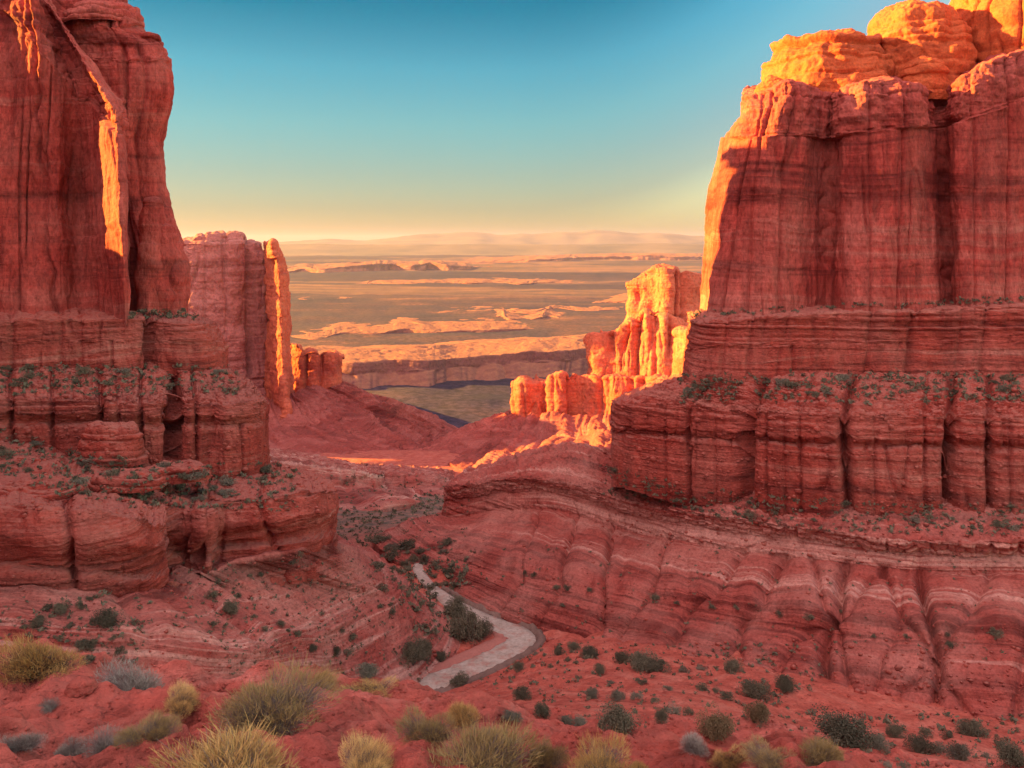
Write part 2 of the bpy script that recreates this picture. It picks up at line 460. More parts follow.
# ---- right mesa wall
yr =       [160, 141, 124, 122, 123.5, 126.5, 121.5, 119.8, 122, 126, 121.5, 121, 122.5, 123, 136]
pxs_foot = [706, 703, 730, 765, 800, 828, 845, 885, 930, 947, 960, 995, 1030, 1160, 1320]
pxs_mid  = [712, 710, 738, 768, 800, 828, 845, 885, 930, 946, 960, 995, 1030, 1160, 1320]
pxs_led  = [730, 725, 750, 775, 803, 830, 845, 884, 926, 944, 958, 993, 1030, 1160, 1320]
pxs_rim  = [758, 748, 760, 785, 808, 832, 848, 882, 922, 942, 956, 990, 1030, 1160, 1320]
rp = [93, 93, 92, 84, 88, 96, 84, 80, 88, 96, 82, 62, 48, 30, 20]
rows = [
    [(px, p - 6, y + 22) for px, p, y in zip(pxs_rim, rp, yr)],
    [(px, p, y + .8) for px, p, y in zip(pxs_rim, rp, yr)],
    [(px, p + 16, y - .4) for px, p, y in zip(pxs_rim, rp, yr)],
    [(px, py, y - .2) for px, py, y in zip(pxs_led, [140, 138, 138, 136, 137, 140, 136, 130, 128, 128, 122, 110, 98, 70, 60], yr)],
    [(px, 205, y - .4) for px, y in zip(pxs_mid, yr)],
    [(px, py, y - 1.6) for px, py, y in zip(pxs_foot, [330, 326, 324, 318, 316, 314, 313, 312, 310, 309, 308, 307, 306, 304, 304], yr)],
]
V = loft(rows, [TOP, dict(WALL_TOP, block=.5, block_l=2.6), WALL_TOP, WALL, WALL], 0.8, soft=5, seed=3, strata_l=2.2, ref=4,
         clefts=[(828, .7, 0.35, 0.02), (946, .9, 0.4, -0.03), (870, .5, .2), (903, .7, .22, .05), (782, .7, 0.3), (1010, 0.8, 0.3), (752, .6, .25), (975, .5, .2)])
land("mesa_wall", "tall sheer red sandstone wall of the right mesa, split by vertical cracks, above the stepped ledges", "cliff", V, M_wall)

# ---- right cap rock: rounded lit knobs stacked along the mesa rim
def mound(px, py_base, Y, wx, wy, h, seed, mat, name, label, cat, p=2.6, rough=0.35, strata=0.35, strata_l=0.9, n=150, sl=(0, 0), group=None, kind=ST, joint=0.0, rl=2.2, S=1.0, yaw=0.0):
    cx, cy, cz = P(px, py_base, Y)
    th = np.linspace(0, 2 * math.pi, int(n * 2.2))[None, :]
    t = np.linspace(0.0, 1.0, n)[:, None]
    r = np.sin(t * math.pi / 2) ** (2 / p); z = np.cos(t * math.pi / 2) ** (2 / p)
    c = np.cos(th); s = np.sin(th)
    e = 2 / p
    xx = wx * r * np.sign(c) * np.abs(c) ** (0.5 + e / 2); yy = wy * r * np.sign(s) * np.abs(s) ** (0.5 + e / 2)
    zz = h * z + 0 * th
    N = np.stack([xx / wx**2, yy / wy**2, zz / h**2], -1); N /= np.maximum(np.linalg.norm(N, axis=2, keepdims=True), 1e-9)
    cyaw, syaw = math.cos(yaw), math.sin(yaw)
    xx, yy = xx * cyaw - yy * syaw, xx * syaw + yy * cyaw
    N = np.stack([N[..., 0] * cyaw - N[..., 1] * syaw, N[..., 0] * syaw + N[..., 1] * cyaw, N[..., 2]], -1)
    zz2 = zz + sl[0] * xx + sl[1] * yy
    X, Yy, Z = (cx + xx) / S, (cy + yy) / S, (cz + zz2) / S
    zs = Z + 0.4 * noise3(X / 6, Yy / 6, seed)
    t1 = strata_table(seed, strata_l, float(zs.min()) - 1, float(zs.max()) + 1, strata_l / 40)
    D = strata * np.interp(zs, *t1) + rough * fbm(X / rl, Yy / rl, Z / rl + seed, 5, 0.5)
    D += 0.8 * rough * (np.abs(noise3(X / (3 * rl), Yy / (3 * rl), Z / (3 * rl) + seed * 2)) * 2 - 0.5)
    if joint: D -= joint * np.exp(-(noise3(X / 3.5, Yy / 3.5, Z / 14 + seed) / 0.05) ** 2)
    V = np.stack([cx + xx, cy + yy, cz + zz2], -1) + N * (D * S)[..., None]
    V[:, -1] = V[:, 0]
    return link(name, grid_mesh(name, V[:, ::-1]), mat, label, cat, group, kind)

mound(826, 104, 137, 9.5, 11, 11.2, 5, M_cap, "cap_rock", "low layered orange cap rock at the left end of the right mesa's rim", "rock", p=2.4, strata=0.8, strata_l=2.2, rough=.7, rl=3)
mound(771, 98, 131, 2.4, 3, 3.2, 6, M_cap, "cap_rock", "small round boulder perched at the left corner of the right mesa's rim", "rock", p=2.2)
mound(914, 104, 138, 8.4, 10, 15.6, 8, M_cap, "cap_rock", "domed orange cap rock with a pitted band in the middle of the right mesa's rim", "rock", p=2.4, strata=0.8, strata_l=2.6, rough=.7, rl=3)
mound(868, 102, 128.5, 3.4, 3.2, 5.2, 9, M_cap, "cap_rock", "yellow lit round knob below the domed cap rock on the right mesa's rim", "rock", p=2.2)
mound(925, 102, 128, 3.4, 3.0, 6.8, 10, M_cap, "cap_rock", "egg shaped orange knob jutting from the right mesa's rim beside the tallest cap", "rock", p=2.3)
mound(1034, 112, 137, 12, 12, 27, 11, M_cap, "cap_rock", "tallest orange sunlit cap at the right edge of the right mesa", "rock", p=3.0, strata=0.5, joint=0.8, strata_l=2)
mound(1200, 100, 140, 30, 30, 24, 12, M_cap, "cap_rock", "broad cap of the right mesa behind its tallest sunlit top", "rock", p=3.0)

# ---- right banded tier under the wall
yr = [156, 135, 119, 117.5, 118.5, 118, 118, 116.5, 117, 130]
px = [705, 686, 708, 780, 840, 860, 940, 1030, 1200, 1350]
rows = [
    [(p + 3, py, y + 9) for p, py, y in zip(px, [312, 312, 310, 306, 304, 303, 301, 299, 298, 298], yr)],
    [(p + 3, py, y) for p, py, y in zip(px, [324, 323, 322, 317, 313, 312, 309, 305, 302, 302], yr)],
    [(p, py, y - 0.3) for p, py, y in zip(px, [350, 350, 348, 346, 342, 342, 342, 342, 342, 342], yr)],
    [(p - 3, py, y - 0.9) for p, py, y in zip(px, [382, 381, 379, 376, 374, 373, 376, 380, 384, 384], yr)],
]
V = loft(rows, [BENCH, TIER, dict(TIERLOW, butt=.5)], 0.8, seed=14, strata_l=1.0, ref=2, soft=2,
         clefts=[(870, .9, .5), (912, 1.2, .6), (750, .5, .3), (960, .4, .3), (985, .7, .4), (724, .5, .3)])
land("banded_ledge", "thin bedded red ledge directly below the right mesa's wall", "ledge", V, M_tier)

# ---- right blocky tier
yr = [150, 131, 123, 117, 113.5, 112, 109, 107, 106, 104, 104, 118]
px = [640, 612, 622, 690, 742, 752, 800, 850, 950, 1030, 1200, 1350]
rows = [
    [(p2, py, y) for p2, py, y in zip([690, 668, 690, 720, 760, 770, 815, 860, 950, 1030, 1200, 1350], [374, 376, 374, 374, 372, 372, 371, 371, 373, 376, 380, 380], [150, 134, 126, 120, 117, 117, 116, 116, 115, 113, 113, 125])],
    [(p2, py, y) for p2, py, y in zip([660, 640, 655, 705, 752, 762, 810, 855, 950, 1030, 1200, 1350], [388, 389, 388, 389, 390, 390, 390, 392, 394, 396, 400, 400], [150, 132.5, 124, 118, 115, 114, 112, 110.5, 109, 107, 107, 120])],
    [(p, py, y) for p, py, y in zip(px, [402, 402, 404, 408, 412, 412, 414, 416, 417, 420, 425, 425], yr)],
    [(p, py - 6, y - .5) for p, py, y in zip(px, [432, 432, 432, 436, 440, 440, 443, 444, 446, 448, 450, 450], yr)],
    [(p, py, y + .5) for p, py, y in zip(px, [432, 432, 432, 436, 440, 440, 443, 444, 446, 448, 450, 450], yr)],
    [(p, py + 5, y - .4) for p, py, y in zip(px, [432, 432, 432, 436, 440, 440, 443, 444, 446, 448, 450, 450], yr)],
    [(p + 1, py, y - .7) for p, py, y in zip(px, [462, 462, 462, 480, 486, 486, 492, 497, 497, 498, 500, 500], yr)],
]
V = loft(rows, [BENCH, dict(BENCH, block=.3, strata=.3), dict(TIER, strata=.3, butt=.5), dict(TIER, strata=.4), TIERLOW, dict(TIERLOW)], 0.75, seed=21, strata_l=1.1, ref=2, soft=5,
         clefts=[(688, 1.4, .3), (746, 4.2, .75, .06), (766, .6, .2), (784, .35, .16), (800, .6, .2), (845, 3.4, .5, -.04), (925, .6, .2), (951, 3.6, .5, .03), (990, 2.4, .4), (640, 1.4, .3), (665, .4, .2), (715, .4, .2), (875, .35, .16), (1010, .5, .2)])
land("blocky_ledge", "rounded blocky red cliff band split by dark clefts, halfway down the right mesa", "ledge", V, M_tier)

# ---- right lower slope
rim = [(448, 484, 170), (452, 488, 156), (500, 480, 150), (560, 481, 140), (620, 499, 128), (700, 514, 115), (800, 527, 107), (900, 540, 101), (1030, 542, 97), (1200, 545, 95), (1400, 545, 100)]
top = [(470, 468, 180), (480, 466, 166), (510, 455, 162), (566, 442, 153), (618, 452, 137), (700, 476, 123), (800, 487, 113), (900, 492, 110), (1030, 492, 109), (1200, 495, 108), (1400, 495, 112)]
und = [(p, q + 13, y + .9) for p, q, y in rim]
un2 = [(p - 2, q + 25, y + .2) for p, q, y in rim]
un3 = [(p - 2, q + 31, y + .1) for p, q, y in rim]
mid = [(415, 522, 178), (402, 530, 150), (456, 554, 136), (524, 576, 124), (594, 590, 115), (696, 609, 106), (800, 622, 98.5), (900, 634, 92), (1030, 640, 88), (1200, 642, 86), (1400, 642, 92)]
mi2 = [(411, 524, 178), (398, 532, 149.6), (452, 558, 135.2), (520, 582, 123), (590, 597, 114), (694, 616, 105), (800, 630, 97.7), (900, 642, 91), (1030, 648, 87), (1200, 650, 85), (1400, 650, 91)]
bas = [(395, 536, 180), (374, 543, 148), (430, 581, 131), (482, 606, 121), (553, 637, 112.8), (690, 672, 96.5), (800, 716, 87), (900, 742, 83), (1030, 760, 79), (1200, 765, 77), (1400, 765, 80)]
rim = [(p, q, y - .5) for p, q, y in rim]
mi2 = [(p, q, y + .5) for p, q, y in mi2]
def terrace(A, B, steps):
    """rows between two contours: flat treads ending in steep risers"""
    A = np.array([P(*c_) for c_ in A]); B = np.array([P(*c_) for c_ in B]); out = []
    for f0, f1 in steps:
        for fx, fz in ((f0 + (f1 - f0) * .70, f0 + (f1 - f0) * .30), (f1 - (f1 - f0) * .06, f0 + (f1 - f0) * .92)):
            q_ = A.copy(); q_[:, :2] += (B - A)[:, :2] * fx; q_[:, 2] += (B - A)[:, 2] * fz; out.append(q_)
    return out
def W(r_): return np.array([P(*c_) for c_ in r_])
KR = [W(top), W(rim), W(und), W(un2), W(un3)] + terrace(un3, mid, [(0, .22), (.55, 1)]) + [W(mid), W(mi2)] + terrace(mi2, bas, [(0, .16), (.34, .52), (.7, .82)]) + [W(bas)]
UP = dict(SLOPE, strata=.05, beds=.2, rill=.7, rill_l=6, rough=.16); LO = dict(SLOPE, strata=.03, beds=.22, rill=.1, rill_l=9, rough=.16)
V = loft(None, [dict(BENCH, strata=.3, cleft=.15), dict(TIER, strata=.5, block=.3, block_l=1.6, cleft=.2), dict(SLOPE, strata=.3, cleft=.3), dict(SLOPE, strata=.4, block=.25, block_l=.8, cleft=.5), UP, UP, UP, UP, UP, dict(SLOPE, strata=.1, beds=.3, rill=.2), LO, LO, LO, LO, LO, LO, LO],
         0.75, seed=31, strata_l=1.0, ref=9, soft=2, dip=0.0, K=np.array(KR),
         clefts=[(820, 2.0, .6, .45), (942, 1.8, .42, -.25), (600, 1.2, .6, -.9), (740, 1.3, .7, .9), (1010, .9, .6, .4), (790, .8, .45, 1.5), (852, .8, .4, -.7), (900, .7, .45, 1.1), (968, .8, .4, -1.2), (690, 1.0, .5, 1.3), (645, .7, .45, .6), (555, .8, .5, -.7), (510, .7, .5, -1.0), (875, .5, .35, .5)])
land("canyon_slope", "long banded pink red slope sweeping down from the right mesa to the road", "slope", V, M_slope)

# ---- left front wall: its last buttress is shaped to jut forward and catch sun through a slot in the added massif
def top_at(x, y, z): return (512 + F * x / y, HORIZON - F * z / y, y)
def zrow(cols, pys, dy=0): return [(p, q, y + dy) for (p, y), q in zip(cols, pys)]
cols = [(-372, 130), (-140, 122), (0, 118.5), (38, 118.5), (62, 120), (76, 121.5), (90, 121), (97, 119.5), (109, 114), (116, 110.5), (122, 113.5), (122, 121), (120, 128), (114, 137), (60, 140)]
rim = zrow(cols, [10, 42, -40, 0, 52, 80, 78, 88, 102, 112, 112, 108, 106, -40, -50], .0)
rim = [(p, q, y + {2: 5, 3: .5, 4: 3}.get(i, 0)) for i, (p, q, y) in enumerate(rim)]
back = [top_at(*q_) for q_ in [(-137, 143, 60), (-100, 139.5, 56), (-90, 138, 52), (-85, 137, 50), (-83, 135.5, 49), (-81, 136, 49), (-80, 136.5, 49), (-80, 137, 49), (-80, 137.5, 49), (-80, 138, 49), (-81, 138.5, 49), (-82, 139, 49), (-84, 140, 49), (-88, 141, 48), (-96, 143, 48)]]  # unseen plateau, raised so that its shade covers the right wall
rim2 = [(p + 2, q + (52 if 1 < i < 4 else 22), y - {2: 2, 3: 2.5, 4: 4.2}.get(i, .8)) for i, (p, q, y) in enumerate(rim)]
c3 = [(-372, 129.6), (-140, 121.5), (5, 117), (34, 119.5), (58, 118), (79, 122.5), (91, 119.6), (97, 119), (110, 113), (121, 108), (127, 111.5), (127, 120), (124, 128), (115, 137), (60, 140)]
midr = zrow(c3, [100, 150, 190, 195, 200, 200, 200, 200, 200, 200, 200, 200, 200, 200, 200])
c2 = [(-372, 129), (-140, 119), (0, 115), (38, 115), (64, 116.8), (82, 118.8), (94, 118.4), (102, 116.5), (116, 112), (126, 109.5), (130, 113), (130, 121), (127, 128), (116, 137), (60, 140)]
foot = zrow(c2, [400, 360, 322, 320, 319, 318, 318, 318, 320, 322, 320, 318, 312, 300, 300])
V = loft([back, rim, rim2, midr, foot], [dict(TOP, block=.25, block_l=4), dict(WALL_TOP, block=.4, block_l=3), WALL, WALL], 0.75, seed=41, strata_l=2.4, ref=3, soft=4,
         clefts=[(80, 3.0, .5, -.05), (40, 1.0, .4, -.12), (20, 0.6, .3), (60, .7, .35)])
land("mesa_wall", "massive red sandstone wall filling the upper left, split by a long dark crack", "cliff", V, M_wall)

# ---- left back tower
def ring(pr, py, w, Y0):     # front contour of the tower: left hidden side, front, right silhouette at pr, back
    return [(pr - w - 26, py, Y0 + 12), (pr - w, py, Y0 + 5), (pr - w * .62, py, Y0 + 1), (pr - w * .3, py, Y0), (pr - 10, py, Y0 + 1.5), (pr, py, Y0 + 6), (pr - 6, py, Y0 + 11), (pr - w, py, Y0 + 13)]
rows = [ring(118, 14, 40, 140), ring(137, 9, 80, 131), ring(137, 26, 80, 129.5), ring(158, 44, 102, 130), ring(164, 60, 108, 129), ring(166, 92, 108, 129), ring(154, 140, 100, 130), ring(159, 190, 104, 129.5), ring(177, 248, 118, 128), ring(183, 322, 124, 127)]
W2 = dict(butt=1.1, butt_l=9, joint=0.7, joint_l=6, joint_w=0.035, strata=0.07, rough=0.3, rough_l=2.0, rz=2.6)
V = loft(rows, [TOP, WALL_TOP, TOP, WALL_TOP, W2, W2, W2, W2, WALL], 0.75, seed=45, strata_l=1.8, ref=5, soft=4, clefts=[(126, .9, .3), (146, .5, .3)])
land("sandstone_tower", "flat topped dark red rock tower standing behind the left wall against the sky", "rock tower", V, M_wall)
mound(104, 27, 134, 5.6, 5, 3.0, 51, M_wall, "cap_rock", "flat layered slab capping the left rock tower", "rock", p=3, strata=.7, strata_l=.9)
mound(150, 46, 134, 1.5, 2, 1.9, 52, M_wall, "cap_rock", "small rounded knob on the right shoulder of the left rock tower", "rock")

# ---- left foot buttresses between the wall and the tower foot (rounded columns)
for i, (bx, bt, w, dd) in enumerate([(153, 196, 1.9, 125), (164, 222, 1.9, 126), (174, 240, 1.6, 127)]):
    x0, y0, z0 = P(bx, 322, dd)
    h = (322 - bt) / F * dd
    mound(bx, 324, dd, w, 2.6, h, 60 + i, M_wall, "rock_column",
          ["rounded rock column leaning on the left tower's foot, nearest its wall", "middle rounded column at the foot of the left rock tower", "outermost slim column at the right foot of the left rock tower"][i],
          "rock column", p=3.4, rough=.35, strata=.12, strata_l=2, rl=3)

# ---- left upper tier
cols = [(-900, 55), (-300, 92), (0, 107), (60, 109), (125, 110), (143, 111), (150, 112.5), (158, 111), (203, 112), (215, 116), (208, 135), (150, 150)]
rows = [
    zrow([(-900, 62), (-300, 100), (0, 116), (60, 118), (128, 120), (140, 122), (146, 122), (152, 121), (190, 121), (200, 124), (196, 140), (140, 155)], [470, 345, 312, 310, 312, 313, 313, 314, 316, 318, 318, 318]),
    zrow([(p - 6 if p > 200 else p, y) for p, y in cols], [520, 360, 322, 320, 320, 320, 320, 322, 324, 325, 325, 325]),
    zrow([(p + 2 if p > 200 else p, y - .4) for p, y in cols], [545, 380, 342, 341, 341, 341, 341, 342, 342, 342, 342, 342]),
    zrow([(p + 3 if p > 200 else p, y - .8) for p, y in cols], [580, 410, 368, 367, 368, 369, 369, 369, 370, 370, 370, 370]),
]
V = loft(rows, [BENCH, TIER, dict(TIERLOW, strata=.2)], 0.75, seed=71, strata_l=0.9, ref=2, soft=2, clefts=[(148, 1.6, .5), (12, .6, .3), (60, .5, .3), (80, .5, .3), (182, .4, .2)])
land("banded_ledge", "flat topped red ledge at the foot of the left wall and tower", "ledge", V, M_tier)

# ---- left blocky tier
cols = [(-900, 50), (-300, 84), (0, 97), (60, 98), (120, 99), (165, 100), (176, 101.5), (190, 100), (214, 101), (222, 100.5), (256, 103), (265, 109), (256, 125), (200, 140)]
rows = [
    zrow([(-900, 60), (-300, 95), (0, 109), (60, 110), (120, 111), (165, 112), (172, 112), (185, 112), (204, 112), (210, 113), (222, 114), (226, 119), (218, 135), (160, 150)], [560, 405, 362, 363, 364, 365, 365, 366, 367, 367, 368, 369, 369, 369]),
    zrow([(-900, 54), (-300, 89), (0, 103), (60, 104), (120, 105), (165, 106), (174, 106), (187, 106), (209, 106.5), (216, 107), (240, 108.5), (248, 113.5), (238, 130), (180, 145)], [600, 430, 379, 380, 381, 382, 382, 383, 384, 384, 383, 382, 382, 382]),
    zrow(cols, [640, 455, 398, 400, 402, 404, 404, 404, 405, 405, 403, 402, 402, 402]),
    zrow([(p, y - .5) for p, y in cols], [664, 474, 413, 414, 415, 416, 416, 416, 416, 416, 414, 412, 412, 412]),
    zrow([(p, y + .5) for p, y in cols], [672, 482, 421, 422, 423, 424, 424, 424, 424, 424, 422, 420, 420, 420]),
    zrow([(p, y - .4) for p, y in cols], [680, 490, 427, 428, 429, 430, 430, 430, 430, 430, 428, 426, 426, 426]),
    zrow([(p, y - .6) for p, y in cols], [740, 545, 462, 463, 463, 464, 464, 464, 464, 464, 463, 462, 462, 462]),
]
V = loft(rows, [dict(BENCH, rough=.45), dict(BENCH, block=.3, strata=.3), dict(TIER, strata=.3, butt=.5), dict(TIER, strata=.4), TIERLOW, TIERLOW], 0.75, seed=81, strata_l=1.0, ref=2, soft=5,
         clefts=[(175, 4.2, .65, .05), (217, 3.0, .4, -.08), (100, 1.4, .3), (140, 1.2, .25), (52, 1.0, .25), (10, 1.4, .3), (197, 1.1, .22), (240, .8, .2), (118, .7, .25)])
land("blocky_ledge", "rounded blocky red cliff band with dark clefts in the middle of the left side", "ledge", V, M_tier)

# ---- left bench and rounded bluff
cols = [(-900, 36), (-300, 60), (-20, 73), (40, 73), (90, 73.5), (135, 75), (161, 79), (169, 88), (180, 89), (207, 88), (214, 91), (262, 92.5), (312, 95.5), (330, 101), (320, 118), (280, 140)]
rows = [
    zrow([(-900, 46), (-300, 80), (-20, 99), (40, 100), (90, 101), (130, 102), (165, 103), (172, 104), (184, 104), (212, 105), (222, 106), (268, 107), (288, 109), (300, 113), (290, 128), (250, 150)], [760, 540, 432, 440, 447, 452, 456, 457, 458, 460, 461, 463, 466, 470, 470, 470]),
    zrow([(-900, 41), (-300, 69), (-20, 84), (40, 85), (90, 86), (133, 88), (163, 91), (171, 96), (182, 96), (210, 96), (218, 98), (266, 99.5), (302, 102), (318, 106), (308, 122), (265, 145)], [820, 600, 478, 482, 486, 490, 493, 484, 484, 486, 484, 481, 479, 480, 480, 480]),
    zrow(cols, [880, 640, 508, 509, 512, 520, 528, 508, 508, 511, 505, 501, 493, 493, 493, 493]),
    zrow([(p + 2, y - 1.2) for p, y in cols], [930, 670, 538, 539, 541, 545, 546, 528, 530, 534, 526, 522, 513, 510, 510, 510]),
    zrow([(p, y + .3) for p, y in cols], [945, 690, 554, 556, 559, 562, 560, 542, 544, 548, 538, 534, 526, 523, 523, 523]),
    zrow([(p, y + .9) for p, y in cols], [955, 700, 565, 567, 570, 573, 570, 550, 552, 556, 546, 541, 533, 530, 530, 530]),
    zrow([(p + 1, y - .5) for p, y in cols], [965, 710, 573, 576, 579, 581, 578, 557, 559, 563, 552, 547, 540, 537, 536, 536]),
    zrow([(p, y - .1) for p, y in cols], [980, 720, 586, 589, 592, 594, 590, 568, 570, 574, 562, 556, 550, 546, 545, 545]),
]
LOB = dict(butt=.8, butt_l=10, joint=.25, joint_l=7, joint_w=.05, strata=.2, rough=.26, rough_l=2.6)
V = loft(rows, [dict(BENCH, rough=.6, rough_l=3), dict(BENCH, block=.15, rough=.45, rough_l=3, butt=.5, butt_l=6), dict(LOB, strata=.12), dict(LOB, strata=.25, butt=.6), dict(LOB, strata=.5, butt=.4), dict(LOB, strata=.4, butt=.4), dict(LOB, strata=.3, butt=.4)], 0.75, seed=93, strata_l=.7, ref=2, soft=10,
         clefts=[(208, 2.0, .5, .25), (75, .9, .3, -.1), (262, .8, .35, -.3), (288, .5, .3, -.4), (190, .6, .3, .2)])
land("rounded_bluff", "bulging rounded red bluff with thin layered base on the lower left", "bluff", V, M_tier)

# ---- boulders on the left bench
for i, (bx, by, Y, wx, wy, h, lab) in enumerate([
    (112, 462, 96, 3.6, 2.5, 4.4, "stepped red outcrop leaning on the left blocky cliff band"),
    (30, 508, 80, 4.8, 3.4, 2.6, "wide flat topped red outcrop at the left edge on the bench"),
    (128, 486, 86, 3.6, 2.2, 1.7, "low rounded rock slab on the bench before the left cliff band"),
    (152, 487, 87, 1.4, 1.3, 1.9, "round boulder at the end of the low slab on the left bench"),
    (178, 478, 93, 3.4, 2.0, 1.5, "reddish rock slab behind the round boulder on the left bench"),
    (36, 434, 99, 1.8, 1.8, 1.6, "small ledge rock under the left cliff band near the left edge")]):
    mound(bx, by, Y, wx, wy, h, 100 + i, M_tier, "rock_outcrop", lab, "rock", p=2.8, strata=.4, strata_l=.6, rough=.3, rl=1.6, n=90)

# ---- left lower slope
t6 = [(-900, 990, 40), (-300, 715, 63), (-20, 578, 76), (60, 581, 76), (120, 583, 77), (160, 580, 82), (180, 562, 91), (208, 565, 91), (230, 552, 94), (290, 545, 98), (328, 538, 104), (322, 535, 119), (280, 530, 140)]
m6 = [(-900, 1090, 34), (-300, 800, 55), (-20, 622, 68), (70, 626, 68), (150, 630, 68.5), (238, 642, 73), (282, 632, 82), (320, 622, 92), (358, 606, 100), (392, 590, 108), (392, 575, 120), (364, 552, 135), (312, 532, 152)]
m7 = [(-900, 1110, 33.4), (-300, 812, 54.4), (-20, 632, 67.2), (70, 637, 67.2), (150, 642, 67.6), (248, 652, 72), (290, 642, 81), (330, 632, 91), (366, 616, 99), (402, 597, 107), (400, 579, 119.5), (375, 555, 135), (318, 534, 152)]
b6 = [(-900, 1200, 32), (-300, 880, 53), (-20, 700, 65), (70, 705, 65), (150, 708, 66.5), (246, 704, 71), (305, 703, 79), (350, 701, 90), (400, 692, 97), (443, 655, 107), (448, 622, 116), (408, 588, 127), (350, 540, 156)]
b7 = [(-900, 1300, 31), (-300, 920, 52), (-20, 730, 64), (70, 735, 64), (150, 738, 66), (246, 734, 70.5), (306, 733, 78.5), (354, 725, 89), (408, 712, 97), (458, 668, 107), (468, 630, 116), (428, 594, 127), (354, 548, 156)]
lf = [(-900, 980, 36), (-300, 720, 60), (-20, 588, 73), (60, 590, 73), (120, 593, 74.2), (160, 590, 78.5), (176, 570, 88), (208, 574, 88), (230, 564, 91), (290, 552, 94.5), (330, 546, 101), (320, 545, 118), (280, 545, 140)]
t6 = [(p, q_ - 9, y + 5) for p, q_, y in lf]; t7 = [(p, q_ - 1, y - 1.3) for p, q_, y in lf]
V = loft([t6, t7, m6, m7, b6, b7], [SLOPE, dict(SLOPE, rill=.9, rill_l=6, beds=.08), dict(SLOPE, beds=.4, rill=.2), dict(SLOPE, rough=.16, rill=.8, rill_l=7, beds=.10), SLOPE], 0.8, seed=111, strata_l=.9, ref=2, soft=3, clefts=[(262, 1.2, 1.2, .2), (150, .5, 1.0)])
land("canyon_slope", "smooth red slope dotted with shrubs below the rounded bluff on the left", "slope", V, M_slope)

# ---------------------------------------------------------------- mid distance
SM = 4.5
FW = dict(butt=.75, butt_l=8, joint=0.8, joint_l=5, joint_w=0.06, strata=0.18, rough=0.3, rough_l=2.2)
FT = dict(rough=.5, rough_l=3, strata=.3)
# left butte body
yb = [640, 600, 586, 588, 594, 602, 606, 608, 650]
pb = [120, 165, 182, 215, 238, 250, 259, 264, 266]
tp = [243, 243, 241, 234, 234, 237, 247, 254, 256]
rows = [[(p, t - 1, y + 60) for p, t, y in zip(pb, tp, yb)], [(p, t, y) for p, t, y in zip(pb, tp, yb)], [(p, t + 10, y - 4) for p, t, y in zip(pb, tp, yb)],
        [(p, 330, y - 5) for p, y in zip(pb, yb)], [(p, 362, y - 7) for p, y in zip(pb, yb)], [(p, 425, y - 22) for p, y in zip(pb, yb)]]
FW2 = dict(FW, butt=.4, joint=.45)
V = loft(rows, [FT, dict(FW2, strata=.5), FW2, dict(FW2, strata=.4), dict(FW2, strata=.5)], 0.6, scale=SM, seed=121, strata_l=2.0, ref=3, soft=2, clefts=[(250, 1.2, .7), (205, .3, .2), (226, .3, .2)])
land("sandstone_butte", "broad pinkish butte standing behind the left cliffs in the haze", "butte", V, M_butte)
# spire fin at its right end
ps = [250, 260, 267, 282, 288, 285, 266]; ys = [640, 612, 598, 566, 590, 640, 680]
def fin(d0, d1, py, dy=0): return [(p + (d0 if i < 3 else d1), py, y + dy) for i, (p, y) in enumerate(zip(ps, ys))]
rows = [[(272, 239, 604)] * 7, [(p, 243, y) for p, y in zip([266, 268, 270, 273, 275, 274, 270], ys)], [(p, 252, y) for p, y in zip([265, 267, 269, 274, 276, 275, 270], ys)],
        [(p, 258, y) for p, y in zip([258, 263, 267, 277, 281, 280, 268], ys)], fin(0, -2, 275), fin(0, 0, 320), fin(0, 2, 360), fin(0, 4, 398, -8), fin(-4, 8, 425, -16)]
V = loft(rows, [FT, FT, FT, FW, FW, FW, FW, dict(FW, strata=.4)], 0.5, scale=SM, seed=131, strata_l=2.0, ref=5, soft=2)
land("sandstone_spire", "thin upright rock spire at the right end of the hazy left butte", "rock spire", V, M_far)
# low butte right of it
pb = [270, 288, 296, 306, 318, 332, 338, 332]; yb = [760, 690, 680, 676, 676, 680, 690, 760]
rows = [[(p, t, y + 40) for p, t, y in zip(pb, [346, 345, 345, 349, 350, 352, 354, 354], yb)], [(p, t, y) for p, t, y in zip(pb, [347, 346, 346, 351, 352, 354, 356, 356], yb)],
        [(p, 370, y - 3) for p, y in zip(pb, yb)], [(p, 394, y - 12) for p, y in zip(pb, yb)]]
V = loft(rows, [FT, FW, FW], 0.5, scale=SM, seed=141, strata_l=2, ref=2, soft=2, clefts=[(304, 1, .4), (320, .8, .4)])
land("sandstone_butte", "low square butte between the rock spire and the plain", "butte", V, M_far)
# talus apron of the left butte
t0 = [(60, 405, 640), (170, 402, 596), (250, 400, 586), (278, 398, 582), (296, 392, 590), (315, 388, 664), (336, 386, 672), (340, 384, 740), (320, 380, 830)]
t1 = [(60, 430, 560), (180, 430, 540), (255, 428, 535), (295, 426, 540), (330, 424, 570), (360, 408, 660), (378, 408, 690), (376, 400, 780), (350, 392, 900)]
t2 = [(40, 470, 420), (190, 470, 420), (280, 470, 420), (352, 462, 450), (398, 458, 520), (430, 442, 690), (446, 436, 800), (440, 420, 950), (400, 405, 1100)]
t3 = [(40, 520, 380), (190, 510, 380), (290, 505, 370), (365, 492, 400), (425, 478, 480), (450, 456, 680), (468, 446, 800), (460, 428, 960), (420, 412, 1120)]
V = loft([t0, t1, t2, t3], [dict(SLOPE, rill=1.3, rill_l=5, beds=.3, rough=.16), dict(SLOPE, rill=1.5, rill_l=6, beds=.3, rough=.16), SLOPE], 0.7, scale=3.5, seed=151, strata_l=2.2, ref=1, soft=3)
